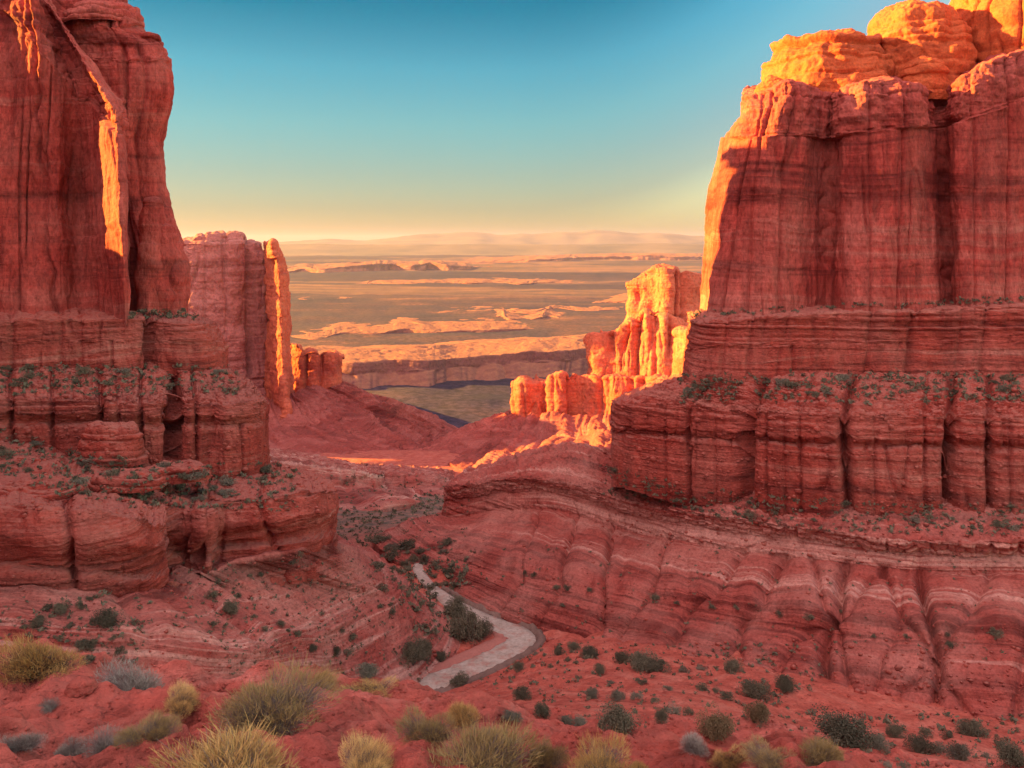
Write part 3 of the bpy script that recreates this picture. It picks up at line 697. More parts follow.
land("talus_slope", "fan of red rubble spreading below the hazy left butte and spire", "talus slope", V, M_talus)

# right butte: three steps
def block(name, label, pts, tops, foot, Yd, back, mat, seed, feet_dy=-8, st=FW, stp=.5, clefts=()):
    rows = [[(p, t - 1, y + back) for (p, y), t in zip(pts, tops)], [(p, t, y) for (p, y), t in zip(pts, tops)],
            [(p, t + 7, y - 2) for (p, y), t in zip(pts, tops)], [(p, foot, y + feet_dy) for p, y in pts]]
    V = loft(rows, [FT, dict(st, strata=.5), st], stp, scale=SM, seed=seed, strata_l=2.0, ref=2, soft=2, clefts=clefts)
    return land(name, label, "butte", V, mat)
block("sandstone_butte", "tall stepped butte glowing orange on its left face, beyond the right mesa", [(650, 680), (640, 610), (634, 572), (629, 548), (655, 534), (662, 526), (700, 530), (740, 540), (760, 640)], [284, 284, 284, 285, 268, 267, 274, 276, 276], 412, 0, 40, M_far, 161, clefts=[(646, .8, .5), (682, .8, .4)])
block("butte_shoulder", "lit columned shoulder on the left of the tall orange butte", [(620, 640), (596, 590), (588, 566), (590, 548), (600, 536), (622, 526), (646, 520), (668, 516), (720, 520), (740, 600)], [338, 337, 336, 337, 335, 328, 312, 318, 345, 345], 400, 0, 30, M_far, 171, st=dict(FW, butt=1.8, butt_l=5), clefts=[(600, 1, .4), (618, .8, .4), (636, 1.2, .5), (655, .8, .4)])
block("butte_shoulder", "lowest lit terrace of the orange butte, ending in two pillars", [(560, 620), (528, 570), (516, 545), (515, 530), (524, 520), (534, 522), (546, 524), (552, 512), (560, 510), (580, 516), (600, 506), (640, 492), (720, 490), (740, 560)], [383, 383, 383, 382, 379, 382, 382, 376, 374, 376, 376, 378, 380, 380], 425, 0, 40, M_far, 181, st=dict(FW, butt=1.2, butt_l=5), clefts=[(536, 1.2, .6), (570, 1, .4), (600, .8, .4)])
block("butte_shoulder", "bright orange buttress between the tall butte and the right mesa", [(690, 470), (683, 440), (676, 425), (680, 412), (700, 404), (740, 400), (780, 450)], [336, 336, 334, 332, 330, 326, 326], 400, 0, 30, M_far, 191, clefts=[(690, .8, .4)])
# its talus
t0 = [(600, 396, 640), (520, 412, 575), (508, 416, 545), (520, 418, 512), (560, 416, 500), (620, 414, 480), (680, 405, 400), (760, 400, 380)]
t1 = [(560, 405, 760), (490, 425, 620), (470, 432, 560), (500, 436, 480), (550, 438, 440), (620, 430, 400), (700, 425, 330), (780, 420, 310)]
t2 = [(520, 412, 900), (440, 443, 700), (400, 458, 560), (452, 470, 420), (520, 470, 370), (600, 466, 330), (700, 460, 280), (800, 455, 260)]
t3 = [(510, 418, 920), (425, 452, 700), (378, 470, 540), (440, 486, 390), (510, 490, 340), (600, 490, 290), (700, 490, 240), (800, 490, 220)]
V = loft([t0, t1, t2, t3], [dict(SLOPE, rill=1.4, rill_l=5, beds=.25, rough=.16), dict(SLOPE, rill=1.5, rill_l=6, beds=.3, rough=.15), SLOPE], 0.7, scale=3.2, seed=201, strata_l=2.2, ref=1, soft=3)
land("talus_slope", "smooth red rubble slope running left from the foot of the orange butte", "talus slope", V, M_talus)

# low mesa spurs across the valley mouth
rows = [[(200, 452, 300), (265, 448, 320), (330, 458, 330), (376, 470, 330), (384, 472, 350), (360, 462, 420)],
        [(180, 462, 235), (262, 462, 240), (330, 470, 246), (372, 475, 252), (382, 476, 270), (370, 468, 330)],
        [(180, 476, 232), (262, 478, 237), (330, 486, 242), (374, 490, 248), (386, 490, 268), (374, 478, 330)],
        [(160, 520, 200), (270, 520, 205), (345, 516, 212), (408, 503, 232), (424, 500, 262), (400, 485, 330)]]
V = loft(rows, [dict(BENCH, rough=.5), TIER, dict(SLOPE, rill=.8, rill_l=6, strata=.2)], 0.7, scale=2.0, seed=211, strata_l=1.3, ref=2, soft=2)
land("low_mesa", "low red mesa spur with a flat rim crossing the valley on the left", "mesa", V, M_slope)
rows = [[(350, 468, 380), (390, 466, 390), (440, 470, 390), (449, 472, 400), (430, 464, 470)],
        [(340, 472, 300), (385, 474, 306), (432, 477, 308), (447, 478, 318), (440, 470, 400)],
        [(340, 488, 297), (385, 488, 303), (434, 487, 305), (450, 486, 316), (443, 476, 400)],
        [(330, 505, 270), (385, 505, 274), (442, 497, 285), (462, 495, 310), (455, 480, 400)]]
V = loft(rows, [dict(BENCH, rough=.5), TIER, dict(SLOPE, rill=.8, rill_l=6, strata=.2)], 0.7, scale=2.5, seed=221, strata_l=1.3, ref=2, soft=2)
land("low_mesa", "small red mesa spur closing the middle of the valley", "mesa", V, M_slope)

# ---- the left massif beside and behind its tower: unseen rock added to cast shade (a gap lets a bar of sun through to the valley)
def shade_massif(label, pts, seed):      # pts: (x, y, ztop) along the rim that looks at the valley
    Kc = []
    P0 = np.array(pts, float)
    out = np.stack([np.ones(len(P0)), -0.15 * np.ones(len(P0))], -1)
    def con(dx, dy, dz, zabs=None):
        q_ = P0.copy(); q_[:, 0] += dx; q_[:, 1] += dy
        q_[:, 2] = zabs if zabs is not None else q_[:, 2] + dz
        return q_
    Kc = np.array([con(-160, 0, 6), con(-10, 0, 2), con(0, 0, 0), con(3, 0, -18), con(6, 0, -30), con(26, 0, 0, -130)])
    V = loft(None, [dict(rough=.5, rough_l=4), dict(WALL_TOP), dict(WALL), dict(TIER), dict(SLOPE, rill=.8)], 1.2, scale=1.6, seed=seed, strata_l=1.6, ref=2, soft=3, K=Kc)
    return land("mesa_wall", label, "cliff", V, M_wall)
shade_massif("unseen lower red cliff added behind the left rock tower to cast shade", [(-74, 143, -2), (-78, 152, 2), (-84, 166, 4), (-92, 185, 5), (-102, 220, 2), (-116, 262, -4), (-134, 305, -12), (-164, 350, -20), (-188, 395, -26), (-225, 412, -28)], 501)
shade_massif("far red cliff added out of sight behind the left rock tower to shade the talus", [(-262, 474, -38), (-218, 474, -40), (-200, 488, -40), (-214, 530, -41), (-240, 565, -42), (-300, 590, -40)], 511)
shade_massif("red massif added out of view on the left to shade the near canyon", [(-89, 6, 60), (-89, 30, 60), (-90, 60, 60), (-92, 88, 58), (-94, 100, 57), (-98, 107, 56), (-130, 113, 56), (-170, 119, 56)], 521)
mound(-286, 462, 119, 16, 8, 41, 522, M_wall, "rock_column", "unseen red block added to stop low sun in the slot of the left massif", "rock column", p=6, n=60)  # added block, keeps the lowest sun from passing through the slot
# ---------------------------------------------------------------- ground sheet, road, plain, far hills
CTRL = [(395, 693, 98), (430, 684, 100), (470, 670, 103), (515, 650, 109), (525, 637, 112.5), (490, 624, 117), (455, 606, 121), (430, 585, 128), (415, 568, 134),
        (560, 655, 101), (600, 682, 87), (700, 694, 80), (800, 722, 76), (950, 750, 71), (1100, 770, 68), (560, 702, 73), (500, 694, 86), (650, 722, 58), (550, 735, 50), (760, 742, 46), (900, 775, 42), (1040, 790, 44),
        (650, 690, 78), (720, 715, 66), (850, 745, 62), (450, 712, 82), (400, 715, 78), (300, 725, 60), (150, 735, 50), (0, 760, 45), (-300, 850, 40), (500, 745, 42), (620, 760, 36), (300, 760, 36), (100, 790, 30), (700, 790, 27), (900, 830, 25), (450, 790, 28),
        (600, 900, 20), (300, 850, 20), (0, 900, 18), (900, 900, 18),
        (360, 520, 190), (320, 510, 215), (420, 540, 155), (450, 525, 170), (330, 500, 240), (300, 492, 260), (420, 508, 235), (300, 560, 150), (100, 620, 115), (-100, 640, 110), (700, 560, 150), (900, 560, 150), (1100, 560, 150),
        (200, 500, 300), (500, 495, 300), (700, 500, 300), (100, 500, 300), (420, 480, 400), (520, 480, 420), (300, 480, 420)]
K = np.array([P(*c) for c in CTRL]); K[:, 2] -= 0.0
def zfar(y): 
    t = np.clip((y - 380.0) / 420.0, 0, 1); t = t * t * (3 - 2 * t)
    return -100.0 * t - 100.0
def warp(x, y): return np.stack([x / (20 + 0.35 * np.abs(y)), np.log(np.maximum(y, 5)) * 2.2], -1)
A = warp(K[:, 0], K[:, 1])
def phi(r): return np.where(r > 1e-9, r * r * np.log(np.maximum(r, 1e-9)), 0)
r = np.linalg.norm(A[:, None] - A[None], axis=2)
n = len(A)
M = np.zeros((n + 3, n + 3)); M[:n, :n] = phi(r) + 0.004 * np.eye(n); M[:n, n] = 1; M[:n, n + 1:] = A; M[n, :n] = 1; M[n + 1:, :n] = A.T
sol = np.linalg.solve(M, np.concatenate([K[:, 2], np.zeros(3)]))
def ground_z(x, y):
    shp = np.shape(x); x = np.ravel(x); y = np.ravel(y)
    out = np.zeros(len(x))
    near = y < 520
    if near.any():
        B = warp(x[near], y[near])
        o = sol[n] + B @ sol[n + 1:]
        for k in range(n):
            r2_ = (B[:, 0] - A[k, 0]) ** 2 + (B[:, 1] - A[k, 1]) ** 2
            o += sol[k] * 0.5 * r2_ * np.log(np.maximum(r2_, 1e-12))
        out[near] = o
    t = np.clip((y - 330) / 180.0, 0, 1); t = t * t * (3 - 2 * t)
    out = out * (1 - t) + zfar(y) * t
    return out.reshape(shp)

# road centre line in plan
ROADPX = [(372, 697, 95.5), (395, 693, 98), (430, 684, 100.5), (470, 668, 104), (503, 653, 108.5), (521, 641, 112), (511, 630.5, 115), (488, 623, 117.5), (458, 607, 121), (437, 593, 125.5), (424, 580, 130), (418, 569, 134.5), (421, 562, 138), (430, 556, 141)]
rk = np.array([P(*c) for c in ROADPX])[None]
wq_ = np.concatenate([[0], np.cumsum(np.linalg.norm(rk[0, 1:, :2] - rk[0, :-1, :2], axis=1))])
road = hermite_cols(rk, wq_, np.linspace(0, wq_[-1], 260))[0]
tang = np.gradient(road, axis=0); tang[:, 2] = 0; tang /= np.linalg.norm(tang, axis=1, keepdims=True)
side = np.stack([tang[:, 1], -tang[:, 0], 0 * tang[:, 0]], -1)
zr = ground_z(road[:, 0], road[:, 1])
for _ in range(40): zr = np.concatenate([[zr[0]], (zr[:-2] + zr[1:-1] + zr[2:]) / 3, [zr[-1]]])
road[:, 2] = zr
rwid = np.interp(np.linspace(0, 1, 260), [0, .45, .6, .75, 1], [2.1, 1.95, 1.5, .9, .7])

def road_dist(x, y):
    D0 = np.full(np.shape(x), 1e9); Z0 = np.zeros(np.shape(x)); W0 = np.ones(np.shape(x))
    sel = (y > 85) & (y < 155) & (np.abs(x) < 40)
    x = x[sel]; y = y[sel]
    d = np.full(len(x), 1e9); zz = np.zeros(len(x)); ww = np.ones(len(x))
    for i in range(0, 260, 2):
        q = np.hypot(x - road[i, 0], y - road[i, 1]); m = q < d
        d = np.where(m, q, d); zz = np.where(m, road[i, 2], zz); ww = np.where(m, rwid[i], ww)
    D0[sel] = d; Z0[sel] = zz; W0[sel] = ww
    return D0, Z0, W0

ncol, nrow = 1000, 1000
ys = np.concatenate([np.geomspace(23, 160, 400), np.geomspace(160, 1500, 200)[1:], np.geomspace(1500, 60000, 131)[1:]])
tx = np.linspace(-1.1, 1.1, ncol); tx = np.sign(tx) * np.abs(tx) ** 1.15
Xg = tx[None, :] * (ys[:, None] + 6); Yg = ys[:, None] + 0 * Xg
Zg = ground_z(Xg, Yg)
amp = np.clip(Yg / 120, .3, 1)
fine = np.clip((200 - Yg) / 60, 0, 1)
Zg += amp * 0.55 * fbm(Xg / 9, Yg / 9, 0.5, 4) * np.clip((700 - Yg) / 200, 0, 1)
Zg += fine * 0.10 * fbm(Xg / 1.3, Yg / 1.3, 2.5, 4)
Zg -= fine * 0.30 * np.exp(-(noise3(Xg / 7, Yg / 7, 9.1) / 0.06) ** 2)
far = np.clip((Yg - 1200) / 1500, 0, 1)
Zg += far * np.clip(Yg / 9000, .15, 1) * 26 * (np.abs(noise3(Xg / 2600, Yg / 900, 4.4)) - .2 + .4 * fbm(Xg / 900, Yg / 420, 1.2, 4))
Zg += np.clip((Yg - 600) / 400, 0, 1) * 4 * fbm(Xg / 160, Yg / 120, 6.6, 4)
d, zz, ww = road_dist(Xg, Yg)
t = np.clip((d - ww - .2) / 2.2, 0, 1); t = t * t * (3 - 2 * t)
Zg = Zg * t + (zz - 0.12) * (1 - t)
V = np.stack([Xg, Yg, Zg], -1)[::-1]        # far rows first, so faces look up

m, nt, b = mat_new("desert_ground"); q = NT(nt)
co = q.node("ShaderNodeTexCoord").outputs["Object"]
sp = q.node("ShaderNodeSeparateXYZ"); q.link(co, sp.inputs[0])
dist = sp.outputs[1]
soil = q.ramp(q.noise(co, 0.35, 6, 0.65), [(0.3, (0.27, 0.05, 0.034)), (0.5, (0.43, 0.092, 0.062)), (0.7, (0.5, 0.15, 0.105))])
soil = q.mix(1.0, soil, q.ramp(q.noise(co, 3.0, 6, 0.75), [(0.25, g(0.5)), (0.5, g(1)), (0.75, g(1.35))]), 'MULTIPLY')
scrub = q.ramp(q.noise(co, 0.3, 6, 0.75), [(0.38, (0.08, 0.06, 0.045)), (0.5, (0.20, 0.10, 0.075)), (0.62, (0.32, 0.10, 0.075))])
mid_f = q.math('MULTIPLY', q.maprange(dist, 140, 175, 0, 1), q.maprange(dist, 270, 330, 1, 0))
col = q.mix(mid_f, soil, scrub)
pl = q.mapping(co, (1, 1.3, 1))
plain = q.ramp(q.noise(pl, 0.0035, 7, 0.68), [(0.34, (0.038, 0.022, 0.036)), (0.46, (0.064, 0.034, 0.046)), (0.56, (0.095, 0.040, 0.042)), (0.70, (0.25, 0.085, 0.055))])
dots = q.maprange(q.noise(co, 0.09, 4, 0.8), 0.4, 0.6, 0.55, 1.25)
dd = q.node("ShaderNodeCombineXYZ")
for i in range(3): q.link(dots, dd.inputs[i])
plain = q.mix(1.0, plain, dd.outputs[0], 'MULTIPLY')
far_b = q.ramp(q.noise(q.mapping(co, (0.25, 1, 1)), 0.0011, 6, 0.6, 0.4), [(0.36, (0.034, 0.018, 0.036)), (0.47, (0.055, 0.028, 0.042)), (0.53, (0.25, 0.10, 0.06)), (0.6, (0.08, 0.045, 0.045))])  # pale stripes in the colour stand in for sunlit bands
plain = q.mix(q.maprange(dist, 1800, 4000, 0, 0.75), plain, far_b)
col = q.mix(q.maprange(dist, 560, 800, 0, 1), col, plain)
q.link(col, b.inputs["Base Color"])
h = q.noise(co, 1.6, 8, 0.7)
bp = q.node("ShaderNodeBump"); q.link(h, bp.inputs["Height"]); bp.inputs["Strength"].default_value = 0.6; bp.inputs["Distance"].default_value = 0.3
q.link(bp.outputs[0], b.inputs["Normal"])
link("ground", grid_mesh("ground", V), m, "red desert ground of the canyon floor running out to the hazy scrub plain", "ground", None, ST)

# road ribbon with a low stony edge
m, nt, b = mat_new("road_gravel"); q = NT(nt)
co = q.node("ShaderNodeTexCoord").outputs["Object"]
c_ = q.ramp(q.noise(co, 0.5, 6, 0.7), [(0.3, (0.30, 0.21, 0.165)), (0.6, (0.44, 0.33, 0.27))])
c_ = q.mix(1.0, c_, q.ramp(q.noise(co, 2.2, 6, 0.75), [(0.3, g(.62)), (0.5, g(1.0)), (0.7, g(1.15))]), 'MULTIPLY')
c_ = q.mix(q.maprange(q.noise(co, .6, 5, .7), .5, .66, 0, .7), c_, (0.36, 0.13, 0.095))
q.link(c_, b.inputs["Base Color"]); b.inputs["Roughness"].default_value = 0.8
offs = np.array([-1.0, -.97, -.6, -.2, .2, .6, .97, 1.0]); zo = np.array([-.15, .03, .06, .08, .08, .06, .03, -.15])
wv = rwid[:, None] * (1 + 0.06 * noise3(np.arange(260) / 14.0, 0, 3)[:, None])
Vr = road[:, None, :] + side[:, None, :] * (offs[None] * wv)[..., None]
Vr[..., 2] = road[:, 2:3] + zo[None]
link("road", grid_mesh("road", Vr[:, ::-1]), m, "pale grey dirt road curving along the canyon floor", "road", None, ST)
# raised stony verge on the outer side of the bend
offs = np.array([.93, 1.06, 1.22, 1.4, 1.6, 1.75]); zo = np.array([-.1, .2, .4, .4, .15, -.4])
vv = slice(10, 190)
Vr = road[vv, None, :] + side[vv, None, :] * (offs[None] * rwid[vv][:, None])[..., None]
nn = fbm(Vr[..., 0] / .9, Vr[..., 1] / .9, 1.1, 4)
Vr[..., 2] = road[vv, 2:3] + zo[None] + .30 * nn
m_verge = sandstone("stony_verge", (0.06, 0.04, 0.035), (0.16, 0.09, 0.07), (0.32, 0.2, 0.16), (0.25, 0.14, 0.11), bed=.6, fine=3, streak=.2, speck=.8)
link("road_kerb", grid_mesh("road_kerb", Vr[:, ::-1]), m_verge, "dark stony bank along the outer edge of the pale road", "kerb", None, ST)

# pinkish gravel bar on the inner side of the bend
offs = np.array([-.80, -.95, -1.35, -1.6, -1.8]); zo = np.array([.05, .13, .18, .12, -.3])
vv = slice(25, 130)
k_ = np.sin(np.linspace(0, math.pi, 105))[:, None]
Vr = road[vv, None, :] + side[vv, None, :] * ((-.98 + .16 * noise3(np.arange(105) / 5.0, .5, 7.7)[:, None] * (offs[None] > -1.2) + (offs[None] + .98) * (.3 + .9 * k_)) * rwid[vv][:, None])[..., None]
Vr[..., 2] = road[vv, 2:3] + zo[None] + .06 * fbm(Vr[..., 0] / .8, Vr[..., 1] / .8, 4.1, 4)
m_bar = sandstone("gravel_bar", (0.2, 0.06, 0.05), (0.38, 0.13, 0.10), (0.46, 0.2, 0.16), (0.4, 0.15, 0.115), bed=.6, fine=3, streak=.1, speck=.4)
link("road_verge", grid_mesh("road_verge", Vr), m_bar, "pinkish gravel bar along the inner edge of the pale road's bend", "verge", None, ST)

# ---- foreground ledge
cols = [-420, -200, 0, 80, 150, 190, 240, 290, 340, 390, 430, 480, 520, 580, 650, 720, 800, 900, 1040, 1250]
rimy = [640, 650, 661, 667, 676, 688, 690, 682, 677, 686, 696, 706, 715, 727, 740, 752, 770, 800, 840, 900]
rimY = [10.5, 10.2, 10, 10, 10, 9.8, 10, 10.6, 11.2, 11.2, 10.8, 10.2, 9.8, 9.4, 9.0, 8.6, 8.2, 7.8, 7.4, 7.0]
fr = lambda f, base: [(c, ry + (base - ry) * f, Y + (4.2 - Y) * f) for c, ry, Y in zip(cols, rimy, rimY)]
rows = [[(c, 1000, Y + 9) for c, Y in zip(cols, rimY)], [(c, ry + 34, Y + 2.6) for c, ry, Y in zip(cols, rimy, rimY)], [(c, ry + 2, Y + .5) for c, ry, Y in zip(cols, rimy, rimY)], fr(.0, 800), fr(.35, 790), fr(.7, 790), fr(1., 800),
        [(512 + (c - 512) * 1.6, 1150, 2.6) for c in cols], [(512 + (c - 512) * 3, 2400, 1.0) for c in cols]]
FG = dict(rough=.20, rough_l=1.0, strata=.13, rill=0, cleft=1, rz=.45)
m_fg = sandstone("ledge_rock", (0.17, 0.028, 0.020), (0.45, 0.085, 0.060), (0.58, 0.19, 0.145), (0.47, 0.11, 0.08), S=0.3, bed=.3, fine=1.4, streak=.3, sandy=.4, bump=1.0, speck=.8, con=.7, gs=.9, gc=1.5)
V = loft(rows, [dict(FG, rough=.3), FG, FG, FG, FG, FG, FG, FG], 1.0, seed=301, strata_l=.11, ref=3, soft=3, scale=1.0, dip=.12)
link("foreground_ledge", grid_mesh("foreground_ledge", V), m_fg, "bare rough red rock ledge at the bottom of the view where the pale bushes grow", "rock ledge", None, ST)

# pale rock shelf on the right behind the ledge
cols = [560, 620, 700, 745, 800, 850, 890, 930, 1000, 1150]
rimy = [738, 728, 720, 721, 730, 742, 755, 764, 775, 800]
rimY = [27, 27, 27, 26, 24.5, 23, 22, 21.5, 21, 20]
rows = [[(c, ry + 80, Y + 10) for c, ry, Y in zip(cols, rimy, rimY)], [(c, ry + 6, Y + 3) for c, ry, Y in zip(cols, rimy, rimY)], [(c, ry, Y) for c, ry, Y in zip(cols, rimy, rimY)], [(c, ry + 14, Y - 2) for c, ry, Y in zip(cols, rimy, rimY)],
        [(c, ry + 50, Y - 7) for c, ry, Y in zip(cols, rimy, rimY)], [(c, ry + 140, Y - 12) for c, ry, Y in zip(cols, rimy, rimY)]]
V = loft(rows, [FG, FG, dict(FG, strata=.12), dict(FG, rough=.2), FG], 1.0, seed=311, strata_l=.3, ref=2, soft=4, scale=1.0)
link("rock_shelf", grid_mesh("rock_shelf", V), m_fg, "low smooth rock shelf with a pale rim at the bottom right", "rock shelf", None, ST)

# ---------------------------------------------------------------- plain relief
M_esc = sandstone("shaded_mesa_rock", (0.10, 0.032, 0.032), (0.17, 0.052, 0.046), (0.26, 0.085, 0.06), (0.40, 0.15, 0.075), S=12, bed=.22, fine=.9, streak=.3, sandy=.9, bump=.5)  # dark base colour stands in for shade on the mesa fronts
def escarp(name, label, px0, px1, yb, yr_, yf, Yr, seed, S=12., wig=8, mat=M_esc, rot=.14, ends=.35):
    """low plateau seen across the plain: back edge yb, rim yr_, foot yf (picture rows), rim distance Yr"""
    zfoot = -204.0
    Yf = F * -zfoot / (yf - HORIZON); Yr = Yf * 1.03
    zrim = (HORIZON - yr_) / F * Yr
    Yb = F * -(zrim + 2) / (yb - HORIZON)
    xs = np.linspace(px0, px1, 16)
    r2 = np.random.default_rng(seed)
    off = r2.normal(size=16); off[0] = 6; off[-1] = 6
    off = off * wig + np.linspace(-.5, .5, 16) * rot * Yr * (px1 - px0) / 400.
    s_ = np.linspace(0, 1, 16)
    tap = np.clip(np.minimum(s_, 1 - s_) / ends, 0, 1); tap = tap * tap * (3 - 2 * tap) * r2.uniform(.72, 1.0, 16)
    if ends < .1: tap = r2.uniform(.85, 1.0, 16)
    def con(z, Yc, k):
        return [((p - 512) / F * (Yc + o * k), Yc + o * k, zfoot - 8 + (z - zfoot + 8) * q_) for p, o, q_ in zip(xs, off, tap)]
    hh = zrim - zfoot
    Kc = np.array([con(zfoot - 10, Yb * 1.3, 1.5), con(zrim + 1, Yb, 1.3), con(zrim, Yr, 1), con(zrim - hh * .42, Yr - hh * .12, 1), con(zfoot - 3, Yr - hh * 1.1, 1.05)])
    V = loft(None, [dict(rough=.3, rough_l=7), dict(rough=.28, rough_l=5, rill=.25, rill_l=9), dict(FW, butt=.35, joint=.2, rough=.12, strata=.1), dict(SLOPE, rill=.8, rill_l=5, strata=.1, rough=.08)], 0.8, scale=S, seed=seed, strata_l=1.2, ref=2, soft=1, K=Kc)
    return link(name, grid_mesh(name, V), mat, label, "mesa", None, ST)
escarp("low_mesa", "long dark faced mesa with a lit rim crossing the plain behind the valley mouth", 255, 760, 339, 353, 383, 0, 401, wig=16, S=9, ends=.05)
escarp("low_mesa", "long low sunlit rise on the plain above the long dark mesa", 200, 640, 322, 329, 337, 0, 402, wig=30, S=7, ends=.4)
escarp("low_mesa", "purple grey mesa on the plain left of the tall orange butte", 545, 860, 291, 296, 305, 0, 404, wig=60, S=10)
escarp("low_mesa", "faint row of low mesas near the horizon on the left", 250, 520, 261, 264, 272, 0, 405, wig=160, S=30)
escarp("low_mesa", "dim flat mesa near the horizon on the right", 430, 900, 253, 255.5, 262, 0, 406, wig=180, S=40)

escarp("low_mesa", "thin lit bench in the middle of the plain under the purple grey mesa", 330, 760, 306, 309, 314, 0, 411, wig=50, S=8, ends=.45)
escarp("low_mesa", "thin dark bench on the plain left of the purple grey mesa", 200, 470, 296, 299, 303, 0, 412, wig=60, S=9, ends=.45)
escarp("low_mesa", "narrow line of bluffs across the plain above the purple grey mesa", 280, 640, 280, 282.5, 286, 0, 413, wig=90, S=11, ends=.4)
escarp("low_mesa", "small lit bluffs on the plain right behind the tall orange butte's left side", 440, 620, 312, 316, 322, 0, 414, wig=40, S=7, ends=.45)

def ridge(name, label, Y0, px0, px1, top, seed, jag, mat, lam):
    x = np.linspace((px0 - 512) / F * Y0, (px1 - 512) / F * Y0, 700)
    hp = np.interp((x / Y0 * F + 512), *top)
    z1 = (HORIZON - hp) / F * Y0 + jag * fbm(x / lam, seed, .3, 6, .55)
    base = -215.
    prof = [(-.16, 0), (-.09, .35), (-.03, .8), (0, 1), (.05, .7), (.2, 0)]
    V = []
    for dy, k in prof:
        yy = Y0 * (1 + dy) + 0 * x + Y0 * .02 * fbm(x / lam * .5, dy * 20, seed, 3)
        zz_ = base + (z1 - base) * k + (0 if k in (0, 1) else 1) * jag * .5 * fbm(x / lam * 1.5, dy * 30, seed + 2, 4)
        V.append(np.stack([x, yy, zz_], -1))
    return link(name, grid_mesh(name, np.array(V)[::-1]), mat, label, "hills", None, ST)
m_hill, nt, b = mat_new("far_hills"); q = NT(nt)
co = q.node("ShaderNodeTexCoord").outputs["Object"]
q.link(q.ramp(q.noise(co, .0012, 5), [(.35, (.10, .07, .065)), (.65, (.20, .12, .09))]), b.inputs["Base Color"])
ridge("hills", "long flat dark line of hills just below the horizon", 13000, -900, 1800, ([-900, 200, 420, 560, 640, 760, 1800], [246, 245, 244.5, 245, 243, 244, 246]), 1.5, 22, m_hill, 2000)
ridge("mountains", "pale hazy mountain range along the horizon", 24000, -900, 1800, ([-900, 150, 280, 400, 440, 520, 600, 720, 1800], [239, 240, 240, 237, 235, 233, 232, 235, 240]), 3.5, 90, m_hill, 2100)

# ---------------------------------------------------------------- haze
hz = bpy.data.materials.new("haze_air"); hz.use_nodes = True
hz.node_tree.nodes.clear()
o_ = hz.node_tree.nodes.new("ShaderNodeOutputMaterial"); pv = hz.node_tree.nodes.new("ShaderNodeVolumePrincipled")
pv.inputs["Color"].default_value = (0.46, 0.36, 0.56, 1); pv.inputs["Density"].default_value = HAZE; pv.inputs["Anisotropy"].default_value = 0.2
hz.node_tree.links.new(pv.outputs[0], o_.inputs["Volume"])
x0, x1, y0, y1, z0, z1 = -76000, 76000, -300, 62000, -420, 300
vs = [(x, y, z) for x in (x0, x1) for y in (y0, y1) for z in (z0, z1)]
fs = [(0, 1, 3, 2), (4, 6, 7, 5), (0, 4, 5, 1), (2, 3, 7, 6), (0, 2, 6, 4), (1, 5, 7, 3)]
me = bpy.data.meshes.new("haze"); me.from_pydata(vs, [], fs)
if HAZE > 0: link("haze", me, hz, "thin warm haze filling the air over the canyon and plain", "haze", None, 'stuff')
# ---------------------------------------------------------------- plants
def leaf_mat(name, c0, c1, rough=.8):
    m, nt, b = mat_new(name); q = NT(nt)
    oi = q.node("ShaderNodeObjectInfo")
    co = q.node("ShaderNodeTexCoord").outputs["Object"]
    n_ = q.noise(co, 3.0, 3)
    f = q.math('ADD', q.math('MULTIPLY', n_, 1.4), q.math('MULTIPLY', q.math('SUBTRACT', oi.outputs["Random"], .9), .6))
    q.link(q.mix(f, c0, c1), b.inputs["Base Color"]); b.inputs["Roughness"].default_value = rough
    return m
M_leaf = leaf_mat("juniper_leaf", (0.075, 0.062, 0.040), (0.19, 0.15, 0.095))
M_sage = leaf_mat("sage_leaf", (0.11, 0.09, 0.063), (0.24, 0.195, 0.14))
M_brown = leaf_mat("dry_leaf", (0.12, 0.075, 0.04), (0.26, 0.17, 0.09))
M_twig = leaf_mat("grey_twig", (0.08, 0.052, 0.045), (0.22, 0.155, 0.13))
M_ptwig = leaf_mat("silver_twig", (0.15, 0.105, 0.09), (0.30, 0.225, 0.195))
M_gold = leaf_mat("golden_tip", (0.38, 0.20, 0.06), (0.70, 0.42, 0.16))
M_olive = leaf_mat("olive_tip", (0.24, 0.15, 0.055), (0.48, 0.31, 0.13))
M_silver = leaf_mat("silver_tip", (0.24, 0.19, 0.15), (0.44, 0.37, 0.30))

def tri_mesh(name, V, Fq):
    me = bpy.data.meshes.new(name)
    me.vertices.add(len(V)); me.vertices.foreach_set("co", np.asarray(V, np.float32).reshape(-1))
    n = len(Fq); k = Fq.shape[1]
    me.loops.add(n * k); me.polygons.add(n)
    me.loops.foreach_set("vertex_index", Fq.astype(np.int32).reshape(-1))
    me.polygons.foreach_set("loop_start", np.arange(0, n * k, k, dtype=np.int32))
    me.update(calc_edges=True)
    return me

